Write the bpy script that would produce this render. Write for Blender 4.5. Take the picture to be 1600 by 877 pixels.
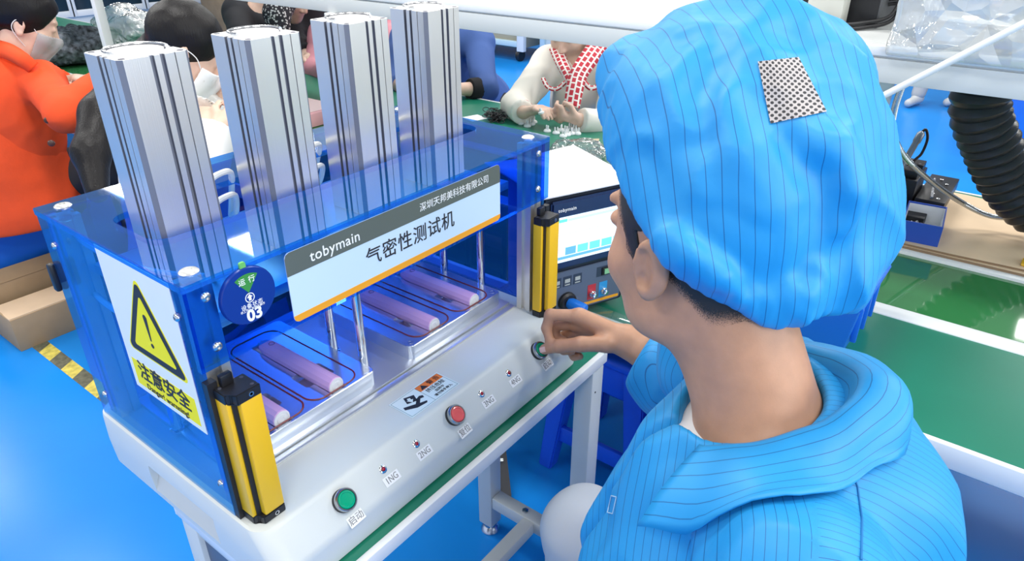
import bpy, bmesh, math, random
import numpy as np
from mathutils import Vector, Matrix, noise
random.seed(7)
SC = bpy.context.scene
COL = SC.collection
for o in list(bpy.data.objects): bpy.data.objects.remove(o, do_unlink=True)

# ---------------------------------------------------------------- camera
CAM_LOC = Vector((-0.29140, -0.64013, 1.39493))
CF = Vector((0.69913, 0.53539, -0.47390)).normalized()
CR = Vector((0.60774, -0.79414, -0.0006)).normalized()
CU = CR.cross(CF).normalized()
FPX = 1102.12
cam_d = bpy.data.cameras.new('camera'); cam = bpy.data.objects.new('camera', cam_d); COL.objects.link(cam)
cam_d.sensor_width = 36.0; cam_d.lens = 36.0*FPX/1600.0; cam_d.clip_start = 0.02; cam_d.clip_end = 100
cam.matrix_world = Matrix(((CR.x, CU.x, -CF.x, CAM_LOC.x), (CR.y, CU.y, -CF.y, CAM_LOC.y), (CR.z, CU.z, -CF.z, CAM_LOC.z), (0, 0, 0, 1)))
SC.camera = cam
def at(px, py, dep):                      # a photo pixel at a known distance along the view
    return CAM_LOC + (CF + CR*((px-800)/FPX) + CU*((438.5-py)/FPX))*dep
def on(px, py, ax, val):                  # a photo pixel on the plane that carries the thing
    d = CF + CR*((px-800)/FPX) + CU*((438.5-py)/FPX); i = 'xyz'.index(ax)
    return CAM_LOC + d*((val-CAM_LOC[i])/d[i])

# ---------------------------------------------------------------- world, lights, exposure
w = bpy.data.worlds.new('hall_light'); SC.world = w; w.use_nodes = True
w.node_tree.nodes['Background'].inputs[0].default_value = (0.93, 0.97, 1.0, 1)
w.node_tree.nodes['Background'].inputs[1].default_value = 0.20
LAMPS = []
def lamp(name, loc, size, power, rot=(0, 0, 0), col=(1, 0.985, 0.95)):
    l = bpy.data.lights.new(name, 'AREA'); l.shape = 'RECTANGLE'; l.size, l.size_y = size; l.energy = power; l.color = col
    o = bpy.data.objects.new(name, l); COL.objects.link(o); o.location = loc; o.rotation_euler = rot
    LAMPS.append(o); return o
for lx in (-1.4, 0.5, 2.4, 4.3, 6.2):
    for ly in (-1.6, 0.9, 3.4, 5.9):
        lamp('ceiling_light', (lx, ly, 3.0), (0.32, 1.3), 21)
# daylight from the window band in the wall behind the operator's side
lamp('window_daylight', (1.0, -3.35, 1.75), (5.0, 1.5), 70, (math.radians(90), 0, 0), (0.93, 0.97, 1.0))
SC.view_settings.view_transform = 'Standard'; SC.view_settings.look = 'None'
SC.view_settings.gamma = 1.0; SC.view_settings.use_curve_mapping = False
SC.view_settings.exposure = 0.62
SC.cycles.transparent_max_bounces = 24

# ---------------------------------------------------------------- helpers
ZB = 0.736      # top of the machine base
ZT = 0.640      # table and bench top
def V(*a): return Vector(a)
def tag(o, label=None, cat=None, group=None, kind=None):
    if label: o['label'] = label
    if cat: o['category'] = cat
    if group: o['group'] = group
    if kind: o['kind'] = kind
    return o
ORG = {}
def thing(name, label, cat, loc, group=None):
    o = bpy.data.objects.new(name, None); COL.objects.link(o); o.location = loc
    o.empty_display_size = 0.05; ORG[o.name] = Vector(loc); return tag(o, label, cat, group)
def smooth_mesh(me, ang=40):
    me.polygons.foreach_set('use_smooth', [True]*len(me.polygons))
    try: me.set_sharp_from_angle(angle=math.radians(ang))
    except Exception: pass
def obj(name, geo, mat, parent=None, loc=None, smooth=40, **kw):
    """geo in world coordinates; becomes one mesh object, a child of parent or a thing of its own based at loc"""
    if isinstance(geo, bmesh.types.BMesh):
        me = bpy.data.meshes.new(name); bmesh.ops.recalc_face_normals(geo, faces=geo.faces[:]); geo.to_mesh(me); geo.free()
    else: me = geo; me.name = name
    if smooth: smooth_mesh(me, smooth)
    if mat is not None:
        for m in (mat if isinstance(mat, (list, tuple)) else [mat]): me.materials.append(m)
    o = bpy.data.objects.new(name, me); COL.objects.link(o)
    if parent is not None:
        org = ORG[parent.name]; o.parent = parent; ORG[o.name] = org
    else:
        if loc is None:
            n = len(me.vertices); co = np.empty(n*3); me.vertices.foreach_get('co', co); co = co.reshape(-1, 3)
            loc = ((co[:, 0].min()+co[:, 0].max())/2, (co[:, 1].min()+co[:, 1].max())/2, co[:, 2].min())
        org = Vector(loc); ORG[o.name] = org; o.location = org
    me.transform(Matrix.Translation(-org))
    tag(o, **kw) if kw else None
    return o
def BM(): return bmesh.new()
def box(bm, lo, hi, bev=0, seg=2, M=None):
    r = bmesh.ops.create_cube(bm, size=1.0); vs = r['verts']
    c = (Vector(lo)+Vector(hi))/2; s = Vector(hi)-Vector(lo)
    for v in vs: v.co = Vector((v.co.x*s.x, v.co.y*s.y, v.co.z*s.z)) + c
    if bev > 0:
        es = list({e for v in vs for e in v.link_edges})
        g = bmesh.ops.bevel(bm, geom=es, offset=min(bev, min(abs(x) for x in s)*0.49), segments=seg, profile=0.5, affect='EDGES')
        vs = list({v for f in g['faces'] for v in f.verts} | {v for v in vs if v.is_valid})
    if M is not None: bmesh.ops.transform(bm, matrix=M, verts=vs)
    return vs
def bx(lo, hi, bev=0, seg=2, M=None):
    bm = BM(); box(bm, lo, hi, bev, seg, M); return bm
def frame(z, hint=None):
    z = Vector(z).normalized(); h = Vector(hint) if hint is not None else (Vector((0, 0, 1)) if abs(z.z) < 0.9 else Vector((1, 0, 0)))
    x = h.cross(z)
    if x.length < 1e-6: x = Vector((1, 0, 0)).cross(z)
    x.normalize(); return x, z.cross(x), z
def lathe(bm, p, axis, prof, n=24, hint=None):
    """prof: list of (r, h) along the axis from p; closed at the ends"""
    x, y, z = frame(axis, hint); p = Vector(p); rings = []
    for r, h in prof:
        if r < 1e-6: rings.append([bm.verts.new(p+z*h)])
        else: rings.append([bm.verts.new(p+z*h+(x*math.cos(2*math.pi*k/n)+y*math.sin(2*math.pi*k/n))*r) for k in range(n)])
    for a, b in zip(rings, rings[1:]):
        for k in range(n):
            j = (k+1) % n
            if len(a) == 1 and len(b) == 1: continue
            if len(a) == 1: bm.faces.new((a[0], b[j], b[k]))
            elif len(b) == 1: bm.faces.new((a[k], a[j], b[0]))
            else: bm.faces.new((a[k], a[j], b[j], b[k]))
    for rg, fl in ((rings[0], True), (rings[-1], False)):
        if len(rg) > 2: bm.faces.new(rg[::-1] if fl else rg)
    return bm
def cyl(bm, a, b, r, n=20, r2=None):
    a = Vector(a); b = Vector(b); L = (b-a).length
    return lathe(bm, a, b-a, [(r, 0), (r if r2 is None else r2, L)], n)
def tube(bm, pts, r, n=10, caps=True):
    pts = [Vector(p) for p in pts]; R = r if isinstance(r, (list, tuple)) else [r]*len(pts); rings = []
    x = None
    for i, p in enumerate(pts):
        t = (pts[min(i+1, len(pts)-1)]-pts[max(i-1, 0)]).normalized()
        if x is None: x = frame(t)[0]
        x = (x-t*x.dot(t)).normalized(); y = t.cross(x)
        rings.append([bm.verts.new(p+(x*math.cos(2*math.pi*k/n)+y*math.sin(2*math.pi*k/n))*R[i]) for k in range(n)])
    for a, b in zip(rings, rings[1:]):
        for k in range(n): bm.faces.new((a[k], a[(k+1) % n], b[(k+1) % n], b[k]))
    if caps: bm.faces.new(rings[0][::-1]); bm.faces.new(rings[-1])
    return bm
def spline(pts, n=8):
    P = [Vector(p) for p in pts]; P = [P[0]*2-P[1]]+P+[P[-1]*2-P[-2]]; out = []
    for i in range(1, len(P)-2):
        for k in range(n):
            t = k/n; a, b, c, d = P[i-1:i+3]
            out.append(0.5*((2*b)+(c-a)*t+(2*a-5*b+4*c-d)*t*t+(3*b-a-3*c+d)*t**3))
    out.append(P[-2]); return out
def prism(bm, poly, M, h):
    """2-D polygon in plane M (4x4), from 0 to h along its z"""
    lo = [bm.verts.new(M @ Vector((x, y, 0))) for x, y in poly]; hi = [bm.verts.new(M @ Vector((x, y, h))) for x, y in poly]
    n = len(poly); bm.faces.new(lo[::-1]); bm.faces.new(hi)
    for k in range(n): bm.faces.new((lo[k], lo[(k+1) % n], hi[(k+1) % n], hi[k]))
    return bm
def plane_m(o, xd, yd):
    xd = Vector(xd).normalized(); yd = Vector(yd); yd = (yd-xd*yd.dot(xd)).normalized(); z = xd.cross(yd); o = Vector(o)
    return Matrix(((xd.x, yd.x, z.x, o.x), (xd.y, yd.y, z.y, o.y), (xd.z, yd.z, z.z, o.z), (0, 0, 0, 1)))
def rrect(x0, y0, x1, y1, r, n=5):
    P = []
    for cx, cy, a in ((x1-r, y1-r, 0), (x0+r, y1-r, 90), (x0+r, y0+r, 180), (x1-r, y0+r, 270)):
        for k in range(n+1):
            t = math.radians(a+90*k/n); P.append((cx+r*math.cos(t), cy+r*math.sin(t)))
    return P
def loft(bm, rings, cap=True):
    R = [[bm.verts.new(p) for p in rg] for rg in rings]; n = len(R[0])
    for a, b in zip(R, R[1:]):
        for k in range(n): bm.faces.new((a[k], a[(k+1) % n], b[(k+1) % n], b[k]))
    if cap: bm.faces.new(R[0][::-1]); bm.faces.new(R[-1])
    return bm
def plate_hole(bm, outer, inner, z0, z1):
    """flat plate with one hole: outer and inner loops of the same count"""
    n = len(outer); a = [[bm.verts.new((x, y, z)) for x, y in lp] for lp in (outer, inner) for z in (z0, z1)]
    o0, o1, i0, i1 = a
    for k in range(n):
        j = (k+1) % n
        bm.faces.new((o0[k], o0[j], o1[j], o1[k])); bm.faces.new((i0[j], i0[k], i1[k], i1[j]))
        bm.faces.new((o1[k], o1[j], i1[j], i1[k])); bm.faces.new((o0[j], o0[k], i0[k], i0[j]))
    return bm
def evalmesh(o):
    dg = bpy.context.evaluated_depsgraph_get(); dg.update()
    return bpy.data.meshes.new_from_object(o.evaluated_get(dg), depsgraph=dg)
def boolean_cut(bm, cut):
    ms = []
    for k, b in enumerate((bm, cut)):
        me = bpy.data.meshes.new('tmp'); bmesh.ops.recalc_face_normals(b, faces=b.faces[:]); b.to_mesh(me); b.free()
        o = bpy.data.objects.new('tmp', me); COL.objects.link(o); ms.append(o)
    m = ms[0].modifiers.new('b', 'BOOLEAN'); m.object = ms[1]; m.use_self = True; m.operation = 'DIFFERENCE'; m.solver = 'EXACT'
    me = evalmesh(ms[0])
    for o in ms: bpy.data.objects.remove(o, do_unlink=True)
    return me
def text(s, size, M, depth=0.0003, align='CENTER', bold=0.0, space=1.0, xs=1.0):
    c = bpy.data.curves.new('t', 'FONT'); c.body = s; c.size = size; c.align_x = align; c.align_y = 'CENTER'
    c.extrude = depth; c.offset = bold*size; c.space_character = space; c.resolution_u = 3
    o = bpy.data.objects.new('t', c); COL.objects.link(o)
    me = evalmesh(o); bpy.data.objects.remove(o, do_unlink=True); bpy.data.curves.remove(c)
    if xs != 1: me.transform(Matrix.Diagonal((xs, 1, 1, 1)))
    me.transform(M); return me
def copy_tree(o, parent=None, off=None, label=None, name=None):
    c = o.copy(); COL.objects.link(c); c.parent = parent
    if name: c.name = name
    if off is not None: c.location = o.location+Vector(off)
    ORG[c.name] = ORG[o.name]+(Vector(off) if off is not None else Vector((0, 0, 0)))
    if label: c['label'] = label
    for ch in list(o.children): copy_tree(ch, c)
    return c

# ---------------------------------------------------------------- materials
MATS = {}
def mat(name, col, rough=0.5, metal=0.0, spec=0.5, bump=0, bscale=200, noise_amt=0, nscale=8, alpha=1, trans=0, sheen=0, coat=0, sss=0, stretch=None, emis=None, estr=1):
    if name in MATS: return MATS[name]
    m = bpy.data.materials.new(name); m.use_nodes = True; MATS[name] = m
    nt = m.node_tree; N = nt.nodes; L = nt.links; b = N['Principled BSDF']
    b.inputs['Base Color'].default_value = (*col, 1); b.inputs['Roughness'].default_value = rough; b.inputs['Metallic'].default_value = metal
    b.inputs['Specular IOR Level'].default_value = spec; b.inputs['Transmission Weight'].default_value = trans; b.inputs['Alpha'].default_value = alpha
    b.inputs['Sheen Weight'].default_value = sheen; b.inputs['Coat Weight'].default_value = coat
    if sss: b.inputs['Subsurface Weight'].default_value = sss; b.inputs['Subsurface Radius'].default_value = (0.01, 0.004, 0.002)
    if emis: b.inputs['Emission Color'].default_value = (*emis, 1); b.inputs['Emission Strength'].default_value = estr
    if bump or noise_amt:
        tc = N.new('ShaderNodeTexCoord'); mp = N.new('ShaderNodeMapping'); L.new(tc.outputs['Object'], mp.inputs[0])
        if stretch: mp.inputs['Scale'].default_value = stretch
        if noise_amt:
            n = N.new('ShaderNodeTexNoise'); n.inputs['Scale'].default_value = nscale; n.inputs['Detail'].default_value = 4; L.new(mp.outputs[0], n.inputs[0])
            r = N.new('ShaderNodeMapRange'); r.inputs['From Min'].default_value = 0.3; r.inputs['From Max'].default_value = 0.7
            r.inputs['To Min'].default_value = 1-noise_amt; r.inputs['To Max'].default_value = 1+noise_amt; L.new(n.outputs[0], r.inputs[0])
            mx = N.new('ShaderNodeMix'); mx.data_type = 'RGBA'; mx.blend_type = 'MULTIPLY'; mx.inputs[0].default_value = 1
            mx.inputs[6].default_value = (*col, 1); L.new(r.outputs[0], mx.inputs[7]); L.new(mx.outputs[2], b.inputs['Base Color'])
        if bump:
            n = N.new('ShaderNodeTexNoise'); n.inputs['Scale'].default_value = bscale; n.inputs['Detail'].default_value = 3; L.new(mp.outputs[0], n.inputs[0])
            bp = N.new('ShaderNodeBump'); bp.inputs['Strength'].default_value = bump; bp.inputs['Distance'].default_value = 0.002
            L.new(n.outputs[0], bp.inputs['Height']); L.new(bp.outputs[0], b.inputs['Normal'])
    return m
def acrylic(name, col, gloss=1.0, haze=0.0, hazecol=None, crinkle=0):
    m = bpy.data.materials.new(name); m.use_nodes = True; MATS[name] = m; nt = m.node_tree; N = nt.nodes; L = nt.links
    N.remove(N['Principled BSDF']); out = N['Material Output']
    t = N.new('ShaderNodeBsdfTransparent'); t.inputs[0].default_value = (*col, 1)
    src = t.outputs[0]
    if haze > 0:
        d = N.new('ShaderNodeBsdfDiffuse'); d.inputs[0].default_value = (*(hazecol or col), 1)
        mh = N.new('ShaderNodeMixShader'); mh.inputs[0].default_value = haze; L.new(src, mh.inputs[1]); L.new(d.outputs[0], mh.inputs[2]); src = mh.outputs[0]
    g = N.new('ShaderNodeBsdfGlossy'); g.inputs['Roughness'].default_value = 0.03
    if crinkle:
        tc = N.new('ShaderNodeTexCoord'); nz = N.new('ShaderNodeTexVoronoi'); nz.inputs['Scale'].default_value = crinkle; nz.feature = 'DISTANCE_TO_EDGE'; L.new(tc.outputs['Object'], nz.inputs[0])
        bp = N.new('ShaderNodeBump'); bp.inputs['Strength'].default_value = 1.0; bp.inputs['Distance'].default_value = 0.02; L.new(nz.outputs[0], bp.inputs['Height']); L.new(bp.outputs[0], g.inputs['Normal'])
        if haze > 0: L.new(bp.outputs[0], d.inputs['Normal'])
    f = N.new('ShaderNodeLayerWeight'); pw = N.new('ShaderNodeMath'); pw.operation = 'POWER'; pw.inputs[1].default_value = 4.0; L.new(f.outputs['Facing'], pw.inputs[0])
    k = N.new('ShaderNodeMath'); k.operation = 'MULTIPLY_ADD'; k.inputs[1].default_value = 0.85*gloss; k.inputs[2].default_value = 0.035*gloss; L.new(pw.outputs[0], k.inputs[0])
    mx = N.new('ShaderNodeMixShader'); L.new(k.outputs[0], mx.inputs[0]); L.new(src, mx.inputs[1]); L.new(g.outputs[0], mx.inputs[2]); L.new(mx.outputs[0], out.inputs[0])
    return m
alu = mat('brushed_aluminium', (0.80, 0.77, 0.72), 0.36, 0.86, bump=0.08, bscale=60, stretch=(14, 14, 0.25))
alu_flat = mat('machined_aluminium', (0.74, 0.76, 0.78), 0.38, 0.75)
alu_top = mat('cut_aluminium', (0.86, 0.87, 0.88), 0.4, 0.5)
chrome = mat('chrome', (0.85, 0.86, 0.88), 0.08, 1.0)
steel = mat('steel_screw', (0.62, 0.63, 0.65), 0.25, 1.0)
dark_slot = mat('dark_slot', (0.10, 0.10, 0.13), 0.5, 0.5)
beige = mat('grey_white_paint', (0.66, 0.69, 0.67), 0.38, 0, bump=0.05, bscale=900)
frame_grey = mat('pale_grey_paint', (0.62, 0.65, 0.64), 0.4)
white_trim = mat('white_trim', (0.80, 0.82, 0.83), 0.35)
white = mat('white_plastic', (0.86, 0.87, 0.88), 0.45)
paper = mat('white_paper', (0.90, 0.91, 0.93), 0.7)
black = mat('black_plastic', (0.012, 0.012, 0.015), 0.42)
black_metal = mat('black_metal', (0.018, 0.018, 0.022), 0.35, 0.4, noise_amt=0.3, nscale=30)
yellow = mat('yellow_paint', (0.86, 0.50, 0.008), 0.38)
navy = mat('navy_casing', (0.012, 0.03, 0.10), 0.3)
green_mat = mat('green_bench_mat', (0.012, 0.20, 0.125), 0.3, noise_amt=0.06, nscale=5)
belt_green = mat('glossy_green_belt', (0.035, 0.20, 0.065), 0.05, noise_amt=0.08, nscale=3, coat=0.5)
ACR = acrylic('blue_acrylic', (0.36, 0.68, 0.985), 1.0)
ACR_TOP = acrylic('blue_acrylic_lid', (0.24, 0.66, 0.99), 1.0, 0.09, (0.03, 0.42, 1.0))
ACR_EDGE = acrylic('acrylic_edge', (0.20, 0.50, 0.96), 1.0, 0.22, (0.04, 0.36, 0.92))
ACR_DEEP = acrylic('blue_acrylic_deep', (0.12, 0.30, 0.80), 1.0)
CLEAR = acrylic('clear_acrylic', (0.93, 0.97, 0.96), 1.2, 0.03, (0.9, 0.95, 0.95))
# ---------------------------------------------------------------- floor
def floor_mat():
    m = mat('blue_epoxy', (0.01, 0.24, 0.72), 0.24, spec=0.22, noise_amt=0.08, nscale=1.5)
    return m
bm = BM(); box(bm, (-12, -12, -0.1), (16, 18, 0.0))
obj('floor', bm, floor_mat(), kind='structure')
wall_w = mat('wall_white', (0.80, 0.82, 0.84), 0.7); wall_g = mat('wall_grey', (0.42, 0.44, 0.46), 0.7)
obj('wall_left', bx((-3.3, -3.5, 0), (-3.2, 12.5, 3.2)), wall_w, kind='structure')
obj('wall_right', bx((11.5, -3.5, 0), (11.6, 12.5, 3.2)), wall_g, kind='structure')
obj('wall_back', bx((-3.2, 12.4, 0), (11.5, 12.5, 3.2)), wall_w, kind='structure')
bm = BM(); box(bm, (-3.2, -3.5, 0), (11.5, -3.4, 0.95)); box(bm, (-3.2, -3.5, 2.55), (11.5, -3.4, 3.2)); box(bm, (-3.2, -3.5, 0.95), (-1.6, -3.4, 2.55)); box(bm, (3.6, -3.5, 0.95), (11.5, -3.4, 2.55))
obj('wall_front', bm, wall_g, kind='structure')
# hazard tape running along the aisle: yellow and worn black segments
t = thing('hazard_tape', 'yellow and dark striped hazard tape stuck on the blue floor', 'floor tape', (0.33, 1.6, 0))
ty = mat('tape_yellow', (0.62, 0.52, 0.10), 0.6, noise_amt=0.35, nscale=40); tb = mat('tape_black', (0.12, 0.12, 0.08), 0.6, noise_amt=0.4, nscale=60)
for k in range(14):
    y0 = 1.25+k*0.085
    prism_bm = BM(); prism(prism_bm, [(0.335, y0), (0.385, y0+0.03), (0.385, y0+0.115), (0.335, y0+0.085)], Matrix.Identity(4), 0.001)
    obj('tape_stripe', prism_bm, ty if k % 2 else tb, t)
# ---------------------------------------------------------------- machine stand
T = thing('work_table', 'narrow pale grey steel work table with green top under the test machine', 'table', (0.354, 0.05, 0))
TX0, TX1, TY0, TY1 = 0.0, 0.708, -0.105, 0.20
obj('table_top', bx((TX0+.006, TY0+.012, ZT-.026), (TX1-.006, TY1-.006, ZT), 0.001), green_mat, T)
for lo, hi in (((TX0, TY0, ZT-.024), (TX1, TY0+.012, ZT+.001)), ((TX0, TY1-.006, ZT-.03), (TX1, TY1, ZT+.001)), ((TX0, TY0+.012, ZT-.03), (TX0+.006, TY1-.006, ZT+.001)), ((TX1-.006, TY0+.012, ZT-.03), (TX1, TY1-.006, ZT+.001))):
    obj('edge_trim', bx(lo, hi, 0.002), white_trim, T)
for lx in (TX0+.004, TX1-.044):
    for ly in (TY0+.004, TY1-.044):
        lg = obj('leg', bx((lx, ly, 0.03), (lx+.04, ly+.04, ZT-.03), 0.003), frame_grey, T)
        b = BM(); lathe(b, (lx+.02, ly+.02, 0), (0, 0, 1), [(0.022, 0), (0.024, 0.004), (0.02, 0.014), (0.016, 0.018), (0.016, 0.03)], 20)
        obj('levelling_foot', b, steel, lg)
        if ly < 0 and lx > 0.3:
            for hz in (0.575, 0.560, 0.553, 0.535):
                b = BM(); cyl(b, (lx+.0395, ly+.02, hz), (lx+.0405, ly+.02, hz), 0.0028 if hz != .56 else .004, 10); obj('bolt_hole', b, black, lg)
            b = BM(); cyl(b, (lx+.012, ly+.0005, .56), (lx+.012, ly-.0008, .56), 0.002, 10); obj('bolt_hole', b, black, lg)
for lx in (TX0+.007, TX1-.041):
    s = obj('side_stretcher', bx((lx, TY0+.044, 0.095), (lx+.034, TY1-.044, 0.13), 0.003), frame_grey, T)
    b = BM(); lathe(b, (lx+.017, 0.068, 0.13), (0, 0, 1), [(0.008, 0), (0.008, 0.003), (0.004, 0.004)], 6); obj('bolt', b, steel, s)
obj('long_stretcher', bx((TX0+.041, 0.03, 0.095), (TX1-.041, 0.062, 0.128), 0.003), frame_grey, T)
for ly in (TY1-.03,): obj('apron', bx((TX0+.044, ly, ZT-.085), (TX1-.044, ly+.02, ZT-.031), 0.002), frame_grey, T)
for lx in (TX0+.006, TX1-.026): obj('apron', bx((lx, TY0+.044, ZT-.05), (lx+.02, TY1-.044, ZT-.031), 0.002), frame_grey, T)
obj('side_panel', bx((TX0+.012, TY0+.044, 0.13), (TX0+.016, TY1-.044, ZT-.05)), mat('dim_interior', (0.10, 0.13, 0.19), 0.5), T)  # dark sheet standing in for the shaded interior under the table
# ---------------------------------------------------------------- the leak test machine
W_, D_, H_, HS = 0.637, 0.332, 0.320, 0.106
Mc = thing('leak_testing_machine', 'four-cylinder leak testing machine with blue acrylic cover on the grey work table', 'machine', (0.318, 0.12, ZT))
def z(h): return ZB+h
# base housing: stacked rounded rings, sloped console at the front
def ring(zz, yf, x0, x1, r): return [(x, y, zz) for x, y in rrect(x0, yf, x1, D_+.02, r, 6)]
bm = BM()
loft(bm, [ring(z(-.090), -.080, -.008, .645, .026), ring(z(-.050), -.084, -.010, .647, .026), ring(z(-.043), -.083, -.010, .647, .026), ring(z(-.038), -.080, -.0098, .6468, .026),
          ring(z(-.006), -.051, -.0085, .6455, .026), ring(z(-.002), -.047, -.007, .644, .025), ring(z(0), -.042, -.004, .641, .024)])
cut = BM(); box(cut, (-.05, .055, z(-.080)), (.012, .215, z(-.034)))
base = obj('base_housing', boolean_cut(bm, cut), beige, Mc, smooth=25)
pb = BM(); prism(pb, [(0, 0), (0.022, 0), (0.022, 0.046), (0.017, 0.046)], plane_m((-.0085, .215, z(-.080)), (1, 0, 0), (0, 0, 1)), 0.16)
obj('handle_recess', pb, mat('recess_grey', (0.55, 0.57, 0.56), 0.5), base)
for fx in (.03, .60):
    for fy in (-.05, .16):
        b = BM(); lathe(b, (fx, fy, ZT), (0, 0, 1), [(.012, 0), (.012, .004), (.01, .0065)], 16); obj('rubber_foot', b, black, base)
# aluminium bed and fixtures
bed = obj('bed_plate', bx((.035, .050, z(0)), (.602, .315, z(.006)), .0012), alu_flat, Mc)
obj('bed_rail', bx((.035, .036, z(0)), (.602, .047, z(.004)), .001), alu_flat, Mc)
FZ = .031
ring_red = mat('seal_ring_red', (0.20, 0.02, 0.02), 0.4)
fix_m = mat('polished_fixture', (0.70, 0.76, 0.86), 0.24, 0.9)
CIGX = {0: (.120, .215), 1: (.424, .527)}
for k, (x0, x1) in enumerate(((.046, .282), (.356, .590))):
    bm = BM(); poly = rrect(x0, .060, x1, .300, .010, 4)
    lo = [(x, y, z(.006)) for x, y in poly]; hi = [(x, y, z(FZ-.001)) for x, y in poly]; top = [(x, y, z(FZ)) for x, y in rrect(x0+.001, .061, x1-.001, .299, .009, 4)]
    loft(bm, [lo, hi, top]); cut = BM()
    for cx in CIGX[k]:
        cyl(cut, (cx, .064, z(FZ+.0045)), (cx, .262, z(FZ+.0045)), .0148, 24)
        box(cut, (cx-.026, .105, z(FZ-.014)), (cx+.026, .145, z(FZ+.02)), .004)
    fx = obj('fixture_block', boolean_cut(bm, cut), fix_m, Mc, smooth=30)
    for cx in CIGX[k]:
        for off, yy in ((0.0, 0.0),):
            path = [(x, y, z(FZ+.0004)) for x, y in rrect(cx-.044, .068, cx+.044, .285, .022, 6)]; b = BM()
            n = len(path); rg = []
            for i, p in enumerate(path):
                tdir = (Vector(path[(i+1) % n])-Vector(path[i-1])).normalized(); sd = tdir.cross(V(0, 0, 1))
                rg.append([b.verts.new(Vector(p)+sd*.0013), b.verts.new(Vector(p)+V(0, 0, .0012)), b.verts.new(Vector(p)-sd*.0013)])
            for i in range(n):
                a, c = rg[i], rg[(i+1) % n]
                for j in range(2): b.faces.new((a[j], c[j], c[j+1], a[j+1]))
            obj('seal_ring', b, ring_red, fx)
    for sx in (x0+.012, x1-.012):
        b = BM(); lathe(b, (sx, .072, z(FZ)), (0, 0, 1), [(.0052, -.002), (.0052, .0004), (.0036, .0004), (.0034, -.0015)], 16); obj('socket_screw', b, steel, fx)
# guide rods and the press plate they hang from
for rx, ry in ((.292, .100), (.296, .178), (.600, .112), (.618, .205), (.036, .20)):
    rx = min(rx, .596) if rx > .5 else rx
    b = BM(); lathe(b, (rx, ry, z(.006)), (0, 0, 1), [(.0105, 0), (.0105, .004), (.0072, .005), (.0072, .222)], 18); obj('guide_rod', b, chrome, Mc)
obj('mounting_plate', bx((.03, .055, z(.226)), (.607, .30, z(.240)), .001), alu_flat, Mc)
for k in range(4):
    cx = .052+.151*k+.0395; b = BM(); box(b, (cx-.045, .09, z(.196)), (cx+.045, .26, z(.212)), .002); pk = obj('press_head', b, alu_flat, Mc)
    b = BM(); cyl(b, (cx, .17, z(.212)), (cx, .17, z(.226)), .011, 18); obj('piston_rod', b, chrome, pk)
# corner posts of extruded profile with a T slot on each face
def profile_ring(cx, cy, hx, hy):
    s, d = .004, .005
    return [(cx-hx, cy-hy), (cx-s, cy-hy), (cx-s, cy-hy+d), (cx+s, cy-hy+d), (cx+s, cy-hy), (cx+hx, cy-hy), (cx+hx, cy-s), (cx+hx-d, cy-s), (cx+hx-d, cy+s), (cx+hx, cy+s), (cx+hx, cy+hy),
            (cx+s, cy+hy), (cx+s, cy+hy-d), (cx-s, cy+hy-d), (cx-s, cy+hy), (cx-hx, cy+hy), (cx-hx, cy+s), (cx-hx+d, cy+s), (cx-hx+d, cy-s), (cx-hx, cy-s)]
for cx, cy in ((.019, .020), (W_-.019, .020), (.019, D_-.020), (W_-.019, D_-.020)):
    bm = BM(); loft(bm, [[(x, y, zz) for x, y in profile_ring(cx, cy, .0145, .0145)] for zz in (z(0), z(H_-.009))]); obj('corner_post', bm, alu, Mc, smooth=20)
# blue acrylic cover
TP = .008
def panel(name, lo, hi, m=ACR):
    bm = BM(); box(bm, lo, hi)
    o = obj(name, bm, [m, ACR_EDGE], Mc, smooth=0); me = o.data; s = Vector(hi)-Vector(lo); thin = min(range(3), key=lambda i: s[i])
    for p in me.polygons: p.material_index = 0 if abs(p.normal[thin]) > .5 else 1
    return o
pl = panel('side_panel', (-.004, 0.0045, z(0)), (.004, D_, z(H_-TP)))
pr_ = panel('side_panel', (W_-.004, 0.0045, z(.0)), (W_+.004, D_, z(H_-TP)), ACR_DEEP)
pf = panel('front_panel', (-.004, -.004, z(H_-HS)), (W_+.004, .004, z(H_-TP)))
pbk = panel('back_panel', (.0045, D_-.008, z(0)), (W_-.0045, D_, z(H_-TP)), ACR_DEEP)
bm = BM(); plate_hole(bm, rrect(-.005, -.005, W_+.005, D_+.005, .003, 6), rrect(.036, .116, .612, .232, .024, 6), z(H_-TP), z(H_))
lid = obj('top_panel', bm, [ACR_TOP, ACR_EDGE], Mc, smooth=0)
for p in lid.data.polygons: p.material_index = 0 if abs(p.normal.z) > .5 else 1
def button_screw(p, axis, r, par, m=steel):
    b = BM(); lathe(b, p, axis, [(r, 0), (r, .0006), (r*.85, .0022), (r*.5, .0034), (r*.38, .0034), (r*.36, .0016)], 18); return obj('button_head_screw', b, m, par)
pale_screw = mat('pale_screw', (0.80, 0.80, 0.78), 0.3, 0.7)
for sx, sy in ((.020, .021), (W_-.022, .021), (.022, D_-.018), (W_-.022, D_-.018)): button_screw((sx, sy, z(H_)), (0, 0, 1), .0105, lid, pale_screw)
for sx in (.019, W_-.027):
    for sz in (.299, .238): button_screw((sx, -.004, z(sz)), (0, -1, 0), .0058, pf)
for sy in (.019, .305):
    for sz in (.277, .045): button_screw((-.004, sy, z(sz)), (-1, 0, 0), .005, pl)
hg = BM(); box(hg, (-.012, D_-.006, z(.205)), (-.004, D_+.006, z(.245)), .003); obj('hinge', hg, black, pl)
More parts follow.
